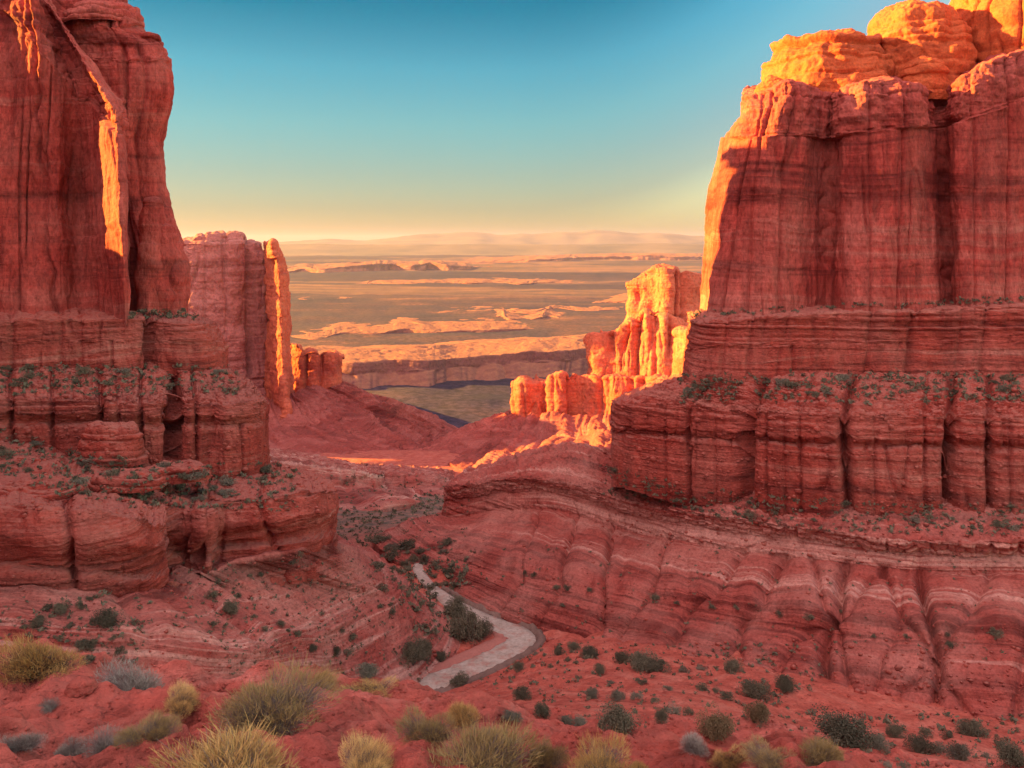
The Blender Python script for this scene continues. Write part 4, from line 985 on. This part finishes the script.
def strips(p0, d0, d1, L, w, seg=3):
    """thin curved blades from points p0: start direction d0 bending to d1"""
    n = len(p0); pts = [p0]; p = p0
    for i in range(seg):
        t = (i + .5) / seg
        d = d0 * (1 - t) + d1 * t; d /= np.linalg.norm(d, axis=1, keepdims=True)
        p = p + d * (L / seg)[:, None]; pts.append(p)
    sd = np.cross(d0, rng.normal(size=(n, 3))); sd /= np.linalg.norm(sd, axis=1, keepdims=True)
    V = []
    for i, q_ in enumerate(pts):
        ww = w * (1 - .75 * i / seg)
        V += [q_ - sd * ww[:, None] * .5, q_ + sd * ww[:, None] * .5]
    V = np.stack(V, 1)
    base = np.arange(n)[:, None] * (2 * (seg + 1))
    Fq = np.concatenate([base + np.array([2 * i, 2 * i + 1, 2 * i + 3, 2 * i + 2])[None] for i in range(seg)], 0)
    return V.reshape(-1, 3), Fq

def dome_dirs(n, spread):
    az = rng.uniform(0, 2 * math.pi, n); th = np.arccos(1 - rng.uniform(0, 1, n) * (1 - math.cos(spread)))
    return np.stack([np.sin(th) * np.cos(az), np.sin(th) * np.sin(az), np.cos(th)], -1)

def rabbitbrush(n_st, n_tip, H=1.0, lk=1.0):
    """unit wide bush, about one metre across: several leaning tufts of woody stems with fine tips, some bare dead stems"""
    nt_ = int(rng.integers(5, 9))
    cen = np.concatenate([rng.normal(size=(nt_, 2)) * .20, np.zeros((nt_, 1))], 1); cen[0] = 0
    cen[:, :2] = np.clip(cen[:, :2], -.34, .34)
    rad = rng.uniform(.20, .36, nt_); rad[0] = .40
    hgt = rng.uniform(.65, 1.15, nt_)
    lean = (rng.normal(size=(nt_, 2)) * .25 + cen[:, :2] * .8) * lk
    def make(n, tips):
        k = rng.choice(nt_, n, p=rad ** 2 / (rad ** 2).sum())
        d = dome_dirs(n, 1.42)
        wob = 1 + .22 * noise3(d[:, 0] * 3 + k * 7.1, d[:, 1] * 3, d[:, 2] * 3)
        r = rad[k] * wob
        if tips:
            r = r * (1 - np.abs(rng.normal(size=n)) * .14 - .30 * np.clip(.35 - d[:, 2], 0, 1) * rng.uniform(0, 1, n))
            p = cen[k] + d * (r * .85)[:, None]
            dd = d * .7 + np.array([0, 0, .55]) + rng.normal(size=d.shape) * .42
            L = rng.uniform(.03, .10, n) * (.6 + .6 * np.clip(d[:, 2], 0, 1)) * np.where(rng.uniform(size=n) < .02, 1.7, 1)
            V, Fq = strips(p, dd, dd + rng.normal(size=d.shape) * .35, L, rng.uniform(.003, .006, n), 2)
            m = 6
        else:
            p = cen[k] * .5 + np.concatenate([rng.normal(size=(n, 2)) * .04, rng.uniform(-.03, .02, (n, 1))], 1)
            tgt = cen[k] + d * (r * rng.uniform(.5, 1.0, n) * np.where(rng.uniform(size=n) < .03, 1.3, 1))[:, None] - p
            L = np.linalg.norm(tgt, axis=1); tgt /= L[:, None]
            V, Fq = strips(p, tgt + np.array([0, 0, .15]) + rng.normal(size=d.shape) * .22, tgt + rng.normal(size=d.shape) * .35, L, rng.uniform(.0025, .006, n), 4)
            m = 10
        kk = np.repeat(k, m)
        V[:, 2] *= H * 1.55 * hgt[kk]
        V[:, :2] += lean[kk] * V[:, 2:] * .7
        return V, Fq
    return tri_mesh("stems", *make(n_st, False)), tri_mesh("flower_tips", *make(n_tip, True))

def leaf_cloud(n, lobes, size, flat=1.0, seed=0):
    """unit shrub about one metre wide: many small leaf faces gathered on lobes, gaps between"""
    c = dome_dirs(lobes, 1.5) * rng.uniform(.12, .40, (lobes, 1)); c[:, 2] = c[:, 2] * .9 + .12
    rad = rng.uniform(.08, .24, lobes)
    k = rng.integers(0, lobes, n)
    d = rng.normal(size=(n, 3)); d /= np.linalg.norm(d, axis=1, keepdims=True)
    p = c[k] + d * (rad[k] * rng.uniform(.25, 1.0, n) ** .45)[:, None]
    p[:, 2] = np.maximum(p[:, 2] * flat, .0)
    s = size * rng.uniform(.5, 1.3, n)
    a = rng.normal(size=(n, 3)); a /= np.linalg.norm(a, axis=1, keepdims=True)
    b_ = np.cross(a, rng.normal(size=(n, 3))); b_ /= np.linalg.norm(b_, axis=1, keepdims=True)
    V = np.stack([p - a * s[:, None], p - b_ * s[:, None] * .5, p + a * s[:, None], p + b_ * s[:, None] * .5], 1).reshape(-1, 3)
    return tri_mesh("crown", V, np.arange(n * 4).reshape(-1, 4))

def trunk_mesh(n=7):
    d = dome_dirs(n, .9)
    p0 = rng.normal(size=(n, 3)) * .02; p0[:, 2] = -.05
    Vs, Fs, o = [], [], 0
    for i in range(n):      # tapered six-sided limbs
        L = rng.uniform(.35, .6); r0 = rng.uniform(.012, .022)
        pts = [p0[i] + d[i] * L * t + np.array([0, 0, .05]) * math.sin(t * 3) + rng.normal(size=3) * .015 for t in (0, .3, .6, 1)]
        for j, q_ in enumerate(pts):
            rr = r0 * (1 - .75 * j / 3)
            for k in range(6): Vs.append(q_ + rr * np.array([math.cos(k * 1.047), math.sin(k * 1.047), 0]))
        for j in range(3):
            for k in range(6): Fs.append([o + j * 6 + k, o + j * 6 + (k + 1) % 6, o + j * 6 + 6 + (k + 1) % 6, o + j * 6 + 6 + k])
        o += 24
    return tri_mesh("trunk", np.array(Vs), np.array(Fs))

bpy.context.view_layer.update()
deps = bpy.context.evaluated_depsgraph_get()
hzo = bpy.data.objects.get("haze")
def drop(px, py):
    """the spot on the ground or rock seen at a picture point, found along the line of sight"""
    d = Vector(((px - 512) / F, 1.0, (HORIZON - py) / F)).normalized()
    o = Vector((0, 0, 0))
    for _ in range(4):
        ok, loc, nor, idx, ob, mtx = scene.ray_cast(deps, o, d)
        if not ok: return None
        if ob.name.startswith("haze"): o = loc + d * .01; continue
        return loc, nor, ob.name
    return None

def place(tpl, px, py, wpx, label, group, hk=1.0, Y=None, name=None, flatmax=None):
    h = drop(px, py)
    if h is None: return None
    loc, nor, on = h
    w = wpx / F * loc.y
    return loc, w

G_var = [rabbitbrush(4200, 6600), rabbitbrush(4000, 6000), rabbitbrush(3800, 6300), rabbitbrush(4000, 5600), rabbitbrush(3600, 6000)]
S_var = [rabbitbrush(4200, 2600, 1.25, .3), rabbitbrush(4000, 2400, 1.2, .3), rabbitbrush(3800, 2200, 1.2, .3)]
J_var = [leaf_cloud(9000, 30, .018) for _ in range(5)]
T_var = [trunk_mesh() for _ in range(3)]
s_var = [leaf_cloud(1500, 14, .03, 1.0) for _ in range(6)]
d_var = [leaf_cloud(1500, 14, .03, 1.0) for _ in range(4)]
for me in s_var: me.name = "small_shrub"; me.materials.append(M_leaf)
for me in d_var: me.name = "small_sage"; me.materials.append(M_sage)
def two_part(name, label, cat, group, loc, w, hk, parts):
    root = bpy.data.objects.new(name, None); C.objects.link(root)
    root.location = (loc[0], loc[1], loc[2] - .02 * w); root.scale = (w * random.uniform(.88, 1.08), w * random.uniform(.88, 1.08), w * hk * random.uniform(.9, 1.08)); root.rotation_euler = (0, 0, random.uniform(0, 6.28))
    root["label"] = label; root["category"] = cat
    if group: root["group"] = group
    for nm, me, mt in parts:
        o = bpy.data.objects.new(nm, me); C.objects.link(o); o.parent = root
        if not me.materials: me.materials.append(None)
        o.material_slots[0].link = 'OBJECT'; o.material_slots[0].material = mt
    return root

# ---- pale bushes on the foreground ledge: (px, base row, width px, height/width, kind, label)
FGB = [
    (40, 671, 82, .62, 'gold', "golden bush standing on the ledge rim at the far left"),
    (132, 689, 84, .46, 'grey', "purple grey twiggy bush just below the rim, right of the leftmost golden bush"),
    (180, 707, 44, .66, 'gold', "small golden bush on the ledge between the purple grey bush and the big pair"),
    (266, 722, 110, .62, 'mixed', "large grey bush with golden top behind the biggest golden bush"),
    (233, 790, 172, .54, 'gold', "biggest golden bush, at the bottom of the view"),
    (322, 686, 34, .7, 'gold', "small golden bush peeking over the rim behind the large grey and gold bush"),
    (368, 691, 54, .42, 'gold', "low spreading golden bush on the rim above the pale road's lower end"),
    (150, 738, 46, .6, 'mixed', "brownish bush touching the left side of the biggest golden bush"),
    (104, 748, 66, .5, 'grey', "silver grey bush left of the brownish bush on the ledge"),
    (72, 754, 38, .6, 'grey', "small silver bush at the left end of the silver grey bush"),
    (19, 748, 40, .62, 'grey', "round silver grey bush alone at the left edge of the ledge"),
    (53, 707, 24, .5, 'grey', "tiny silver tuft on bare rock below the leftmost golden bush"),
    (364, 778, 58, .8, 'gold', "upright golden bush at the bottom, right of the biggest golden bush"),
    (430, 738, 56, .62, 'mixed', "round grey bush with tan tips left of the rim's upright golden bush"),
    (464, 722, 44, .8, 'gold', "upright golden bush on the rim just under the road's bend"),
    (474, 792, 118, .58, 'mixed', "wide golden and grey bush at the bottom centre"),
    (540, 762, 40, .8, 'olive', "olive green bush right of the wide bottom centre bush"),
    (500, 742, 34, .6, 'olive', "small olive tuft behind the wide bottom centre bush"),
    (600, 792, 66, .7, 'gold', "golden bush cut by the bottom edge, right of centre"),
    (641, 778, 30, .8, 'gold', "small golden bush cut by the bottom edge, right of the other cut one"),
    (24, 780, 40, .5, 'grey', "grey tuft cut by the bottom edge at the far left"),
    (692, 750, 36, .55, 'grey', "low silver bush on the pale rock shelf's left end"),
    (728, 762, 38, .5, 'gold', "low golden bush on the pale rock shelf"),
    (772, 764, 46, .52, 'mixed', "greyish bush on the rock shelf right of the low golden bush"),
    (820, 762, 58, .55, 'mixed', "wide two toned bush under the big dark juniper"),
]
for i, (px, py, w, hk, kd, lab) in enumerate(FGB):
    h = drop(px, min(py, 766))
    loc = h[0] if h else Vector(P(px, py, 5))
    if py > 766:      # base is below the frame: walk down the ledge towards the viewer
        k = 1 - (py - 766) / 766 * 1.6
        loc = Vector((loc.x * k, loc.y * k, loc.z + .22 * loc.y * (1 - k)))
        gz = scene.ray_cast(deps, Vector((loc.x, loc.y, -.3)), Vector((0, 0, -1)))
        if gz[0]: loc = gz[1]
    wm = w / F * loc.y * 1.1
    st, tp = (S_var if kd == 'grey' else G_var)[i % (3 if kd == 'grey' else 5)]
    mt = {'gold': M_gold, 'mixed': M_olive, 'olive': M_olive, 'grey': M_silver}[kd]
    ms = M_ptwig if kd == 'grey' else M_twig
    two_part("rabbitbrush" if kd != 'grey' else "sagebrush", lab, "bush", "pale bushes on the foreground ledge", loc, wm, hk * 1.05, [("stems", st, ms), ("flower_tips" if kd != 'grey' else "leaf_tips", tp, mt)])

# ---- larger dark shrubs and small junipers that can be told apart
BIG = [
    (620, 731, 54, .68, 'j', "big dark round juniper behind the ledge, middle of the red bowl"),
    (842, 742, 70, .66, 'j', "largest dark juniper, at the foot of the banded slope on the right"),
    (716, 738, 38, 1.0, 'b', "tall brownish bush beside the pale rock shelf"),
    (760, 722, 32, .9, 'b', "round brownish bush left of the largest dark juniper"),
    (756, 698, 34, .8, 'j', "dark shrub above the round brownish bush"),
    (786, 691, 28, .9, 'j', "dark shrub touching the foot of the banded slope's gully"),
    (734, 671, 26, .72, 'j', "lone dark shrub against the slope base, right of the road"),
    (972, 735, 34, .75, 'j', "rounded grey green shrub at the slope foot near the right edge"),
    (1012, 768, 40, .9, 'j', "dark shrub cut by the right edge"),
    (921, 753, 32, .8, 'j', "dark shrub between the largest juniper and the right edge, lowest of its cluster"),
    (957, 760, 32, .7, 's', "grey green shrub right of the dark cluster at lower right"),
    (896, 737, 22, .95, 'j', "narrow dark shrub just right of the largest juniper"),
    (878, 749, 24, .9, 's', "grey shrub at the right foot of the largest juniper"),
    (468, 640, 42, 1.05, 'j', "tall dark juniper on the inner side of the road's bend"),
    (481, 637, 26, 1.0, 'j', "smaller dark juniper at the tip of the road's bend"),
    (458, 618, 30, 1.0, 'j', "dark juniper behind the tall one inside the bend"),
    (412, 664, 36, .95, 'j', "dark shrub pair's left one above the pale road on the red bank"),
    (424, 657, 26, 1.0, 'j', "dark shrub leaning on the right of the pair above the road"),
    (440, 661, 15, .9, 'j', "small shrub between the pair and the road"),
    (458, 684, 26, .6, 'j', "low grey green shrub on the lower edge of the road"),
    (368, 676, 34, .6, 's', "wide grey shrub behind the low golden bush on the rim"),
    (519, 671, 14, .95, 'j', "small upright shrub near the road's outer edge"),
    (522, 699, 20, 1.05, 'j', "upright dark shrub below the road's bend"),
    (542, 717, 24, .85, 'j', "dark shrub near the ledge rim, left of the big round juniper"),
    (512, 718, 26, .4, 's', "flat grey mat of brush on the rim below the road's bend"),
    (566, 724, 20, .6, 's', "grey shrub left of the big round juniper"),
    (579, 726, 20, .65, 's', "grey shrub touching the left side of the big round juniper"),
    (641, 668, 36, .62, 'j', "largest dark shrub of the thicket at the top of the red bowl"),
    (658, 671, 30, .6, 'j', "dark shrub at the right end of the bowl's top thicket"),
    (622, 662, 20, .8, 'j', "dark shrub at the left end of the bowl's top thicket"),
    (600, 674, 16, .9, 'j', "round shrub below the left end of the bowl's top thicket"),
    (574, 650, 16, .8, 'j', "dark shrub nearest the road's outer bank"),
    (590, 657, 22, .7, 'j', "dark shrub on the red bank right of the road's bend"),
    (559, 655, 13, .95, 'j', "small dark shrub close to the road's outer bank"),
    (593, 698, 20, .8, 's', "grey shrub in the middle of the red bowl"),
    (616, 700, 22, .7, 's', "grey shrub right of the middle one in the red bowl"),
    (662, 722, 20, .9, 'j', "dark shrub right of the big round juniper"),
    (230, 612, 22, .82, 'j', "largest dark shrub on the left red slope"),
    (336, 656, 16, .95, 'j', "dark shrub low on the left slope near the rim"),
    (312, 652, 14, .9, 'j', "small round shrub above the rim on the left slope"),
    (107, 626, 34, .7, 'j', "widest shrub of the patch on the lower left slope"),
    (84, 648, 28, .6, 'j', "flat dark shrub below the patch on the lower left slope"),
    (60, 613, 20, .8, 'j', "round dark shrub at the top of the patch on the lower left slope"),
    (38, 626, 18, .8, 'j', "dark shrub at the left end of the patch on the lower left slope"),
]
used = []
for i, (px, py, w, hk, kd, lab) in enumerate(BIG):
    h = drop(px, min(py, 766))
    if not h: continue
    used.append((px, py, w))
    wm = w / F * h[0].y
    mt = {'j': M_leaf, 'b': M_brown, 's': M_sage}[kd]
    two_part("desert_shrub", lab, "shrub", None, h[0], wm * 1.05, hk * 1.25, [("crown", J_var[i % 5], mt), ("trunk", T_var[i % 3], M_twig)])

# ---- smaller shrubs, each its own object
cnt = 0
def shrub(px, py, w, label, group, sage=False, lim=None, hk=None):
    global cnt
    if any(abs(px - a_) < b2 * .5 and abs(py - b_) < b2 * .4 for a_, b_, b2 in used): return
    h = drop(px, py)
    if h is None or (lim and not (lim[0] < h[0].y < lim[1])): return
    vs_ = d_var if sage else s_var
    o = bpy.data.objects.new("small_shrub", vs_[cnt % len(vs_)])
    C.objects.link(o); cnt += 1
    wm = w / F * h[0].y
    o.location = h[0] - Vector((0, 0, .06 * wm)); o.rotation_euler = (0, 0, random.uniform(0, 6.28))
    k = hk or random.uniform(.85, 1.25)
    o.scale = (wm * 1.15, wm * 1.15, wm * k)
    o["label"] = label; o["category"] = "shrub"; o["group"] = group

SPOT = [(47, 610, 14), (80, 608, 14), (90, 600, 10), (135, 625, 10), (123, 635, 12), (120, 654, 13), (88, 662, 18), (70, 628, 12), (95, 632, 12), (112, 640, 11), (25, 628, 9), (60, 640, 10)]
for s in SPOT: shrub(*s, "small dark shrub in the patch on the lower left slope", "shrubs in the lower left patch")
SPOT = [(217, 584, 11), (212, 598, 15), (238, 597, 10), (253, 618, 9), (213, 626, 10), (265, 631, 9), (280, 626, 11), (297, 637, 13), (288, 632, 8), (260, 576, 9), (250, 577, 8), (293, 563, 12), (298, 557, 12), (323, 577, 9), (288, 597, 7), (300, 580, 7),
        (352, 640, 13), (348, 654, 14), (383, 591, 13), (402, 590, 12), (380, 608, 9), (390, 606, 8), (392, 614, 10), (432, 633, 9), (342, 632, 8), (420, 605, 12)]
for s in SPOT: shrub(*s, "small dark shrub dotting the smooth red slope left of the road", "shrubs on the left slope")
SPOT = [(525, 574, 8), (533, 577, 9), (557, 589, 9), (567, 590, 10), (590, 592, 9), (655, 600, 13), (677, 604, 9), (562, 606, 7), (713, 608, 10), (737, 609, 10), (779, 616, 11), (809, 619, 14), (874, 637, 8), (906, 637, 9), (951, 646, 13), (996, 636, 15), (947, 636, 8), (840, 612, 7)]
for s in SPOT: shrub(*s, "small shrub on the pale line across the right banded slope", "shrubs along the right slope's pale line")
SPOT = [(580, 664, 9), (568, 661, 9), (550, 668, 9), (578, 679, 8), (628, 680, 15), (642, 684, 13), (637, 699, 16), (655, 703, 13), (673, 713, 18), (704, 690, 17), (701, 669, 12), (689, 715, 13), (727, 700, 18), (716, 692, 10), (684, 672, 12), (600, 650, 9), (535, 655, 8), (668, 690, 10), (745, 700, 12), (610, 684, 9)]
for s in SPOT: shrub(*s, "small dark shrub scattered across the red bowl right of the road", "shrubs in the red bowl", random.random() < .3)
SPOT = [(926, 737, 16), (947, 738, 15), (941, 753, 18), (904, 768, 14), (886, 767, 12), (1000, 745, 16), (988, 758, 12), (862, 755, 14), (910, 748, 16), (870, 728, 10)]
for s in SPOT: shrub(*s, "small shrub in the dark cluster at the foot of the right slope", "shrubs at the right slope's foot", random.random() < .4)

SPOT = [(404, 566, 12), (414, 561, 15), (426, 560, 14), (436, 566, 11), (446, 574, 12), (398, 574, 10), (420, 553, 12), (408, 553, 10)]
for s in SPOT: shrub(*s, "dark shrub where the pale road disappears in the canyon", "shrubs at the road's far end")

def zone(n, x0, x1, y0, y1, w0, w1, label, group, sage=0.0, lim=None, line=None):
    k = 0
    while k < n:
        px = random.uniform(x0, x1); py = random.uniform(y0, y1)
        if line: py = np.interp(px, line[0], line[1]) + random.uniform(y0, y1)
        shrub(px, py, w0 * .8 + (w1 * 1.7 - w0 * .8) * random.random() ** 2.6, label, group, random.random() < sage, lim, random.uniform(.6, .95)); k += 1
zone(50, 690, 1022, 378, 397, 6, 12, "small dark shrub on the bench between the right mesa's two cliff bands", "shrubs on the right upper bench", .2, (100, 140))
zone(44, 600, 1020, 0, 24, 6, 11, "small shrub on the red bench under the right blocky cliff band", "shrubs on the right lower bench", .2, (95, 150), ([600, 620, 700, 800, 900, 1020], [468, 470, 490, 500, 506, 506]))
zone(40, 0, 228, 369, 388, 6, 12, "small dark shrub on the bench above the left blocky cliff band", "shrubs on the left upper bench", .2, (95, 130))
zone(50, 0, 290, 0, 40, 7, 14, "small grey green shrub on the bench below the left blocky cliff band", "shrubs on the left lower bench", .6, (70, 125), ([0, 60, 130, 290], [430, 450, 462, 466]))
zone(36, 374, 450, 540, 592, 7, 15, "dark shrub on the canyon floor beyond the road", "shrubs beyond the road", .15, (115, 190))

# ---- scrub too small and too many to count
def scatter_mesh(name, label, pts, mat, leaves=12, kind='stuff'):
    Vs = []
    for loc, w in pts:
        p = rng.normal(size=(leaves, 3)) * np.array([.22, .22, .2]) * w; p[:, 2] = np.abs(p[:, 2]) + .1 * w
        p += np.array(loc)
        a = rng.normal(size=(leaves, 3)) * .13 * w; b_ = rng.normal(size=(leaves, 3)) * .13 * w
        Vs.append(np.stack([p - a, p - b_, p + a, p + b_], 1))
    V = np.concatenate(Vs).reshape(-1, 3)
    return link(name, tri_mesh(name, V, np.arange(len(V)).reshape(-1, 4)), mat, label, "scrub", None, kind)
def gather(n, x0, x1, y0, y1, w0, w1, lim, names=None, line=None):
    out = []
    for _ in range(n):
        px = random.uniform(x0, x1); py = random.uniform(y0, y1)
        if line: py = np.interp(px, line[0], line[1]) + random.uniform(y0, y1)
        h = drop(px, py)
        if h and lim[0] < h[0].y < lim[1] and not h[2].startswith('road') and (names is None or h[2].split('.')[0] in names): out.append((h[0], random.uniform(w0, w1) / F * h[0].y))
    return out
pts = gather(1500, 285, 470, 475, 560, 2, 5.5, (140, 420), ("ground",))
pts += gather(260, 285, 470, 475, 560, 2, 4, (140, 420), ("low_mesa", "canyon_slope"))
scatter_mesh("valley_scrub", "grey green scrub speckling the valley floor beyond the bend", pts, M_leaf)
pts = gather(110, 690, 1024, -3, 3, 3, 6, (100, 140), None, ([690, 850, 1024], [315, 307, 300])) + gather(60, 130, 200, 311, 320, 4, 8, (100, 140)) + gather(260, 0, 240, 366, 396, 3, 7, (95, 130)) + gather(380, 680, 1024, 374, 404, 3, 8, (100, 140))
pts += gather(380, 600, 1024, 0, 32, 2.5, 7, (95, 150), None, ([600, 620, 700, 800, 900, 1020], [466, 468, 488, 498, 504, 504])) + gather(420, 0, 300, 0, 48, 3, 8, (70, 125), None, ([0, 60, 130, 290], [428, 448, 460, 464]))
pts += gather(620, 170, 450, 560, 690, 2, 5.5, (70, 140)) + gather(480, 480, 820, 645, 740, 2, 7, (20, 120)) + gather(220, 0, 150, 595, 680, 2.5, 8, (60, 90)) + gather(160, 400, 470, 560, 640, 4, 10, (105, 145)) + gather(120, 820, 1024, 715, 768, 3, 9, (20, 90)) + gather(240, 420, 1024, 545, 660, 2, 4.5, (80, 150))
scatter_mesh("ledge_scrub", "low dry tufts along the ledges and slopes of the canyon", pts, M_leaf)

# ---- loose stones
ico = [(0, 0, 1), (.9, 0, .45), (.28, .85, .45), (-.72, .53, .45), (-.72, -.53, .45), (.28, -.85, .45), (.72, .53, -.45), (-.28, .85, -.45), (-.9, 0, -.45), (-.28, -.85, -.45), (.72, -.53, -.45), (0, 0, -1)]
icf = [(0, 1, 2), (0, 2, 3), (0, 3, 4), (0, 4, 5), (0, 5, 1), (1, 6, 2), (2, 7, 3), (3, 8, 4), (4, 9, 5), (5, 10, 1), (6, 7, 2), (7, 8, 3), (8, 9, 4), (9, 10, 5), (10, 6, 1), (6, 11, 7), (7, 11, 8), (8, 11, 9), (9, 11, 10), (10, 11, 6)]
def stones(name, label, pts, mat):
    Vs, Fs = [], []
    for k, (loc, w) in enumerate(pts):
        v = np.array(ico) * rng.uniform(.7, 1.2, (12, 3)) * np.array([.5, .42, .3]) * w
        a_ = random.uniform(0, 6.28); R_ = np.array([[math.cos(a_), -math.sin(a_), 0], [math.sin(a_), math.cos(a_), 0], [0, 0, 1]])
        Vs.append(v @ R_.T + np.array(loc)); Fs.append(np.array(icf) + 12 * k)
    return link(name, tri_mesh(name, np.concatenate(Vs), np.concatenate(Fs)), mat, label, "stones", None, 'stuff')
def skew(ps, top=2.6): return [(l_, w_ * (1 + (top - 1) * random.random() ** 5)) for l_, w_ in ps]
pts = gather(1100, 0, 330, 366, 520, 1.2, 4, (65, 130)) + gather(1100, 600, 1024, 370, 545, 1.2, 4, (95, 150)) + gather(900, 0, 460, 550, 690, 1.0, 3.2, (60, 140)) + gather(900, 430, 1024, 640, 768, 1.2, 4.5, (15, 120)) + gather(700, 460, 1024, 540, 735, 1.0, 2.8, (70, 150))
pts = skew(pts)
stones("rubble", "loose red stones strewn over the ledges and slopes", pts, M_tier)
pts = gather(1500, 0, 800, 660, 768, 1.0, 5.5, (3, 14), ("foreground_ledge",))
stones("pebbles", "small red stones lying on the foreground ledge", pts, m_fg)
h = drop(82, 690)
if h: mound(82, 691, h[0].y, .13, .11, .12, 700, m_fg, "rock", "single red rock sitting on the ledge rim below the leftmost golden bush", "rock", p=2.6, rough=.35, strata=.1, strata_l=.5, n=50, S=.12, kind=None)
h = drop(415, 760)
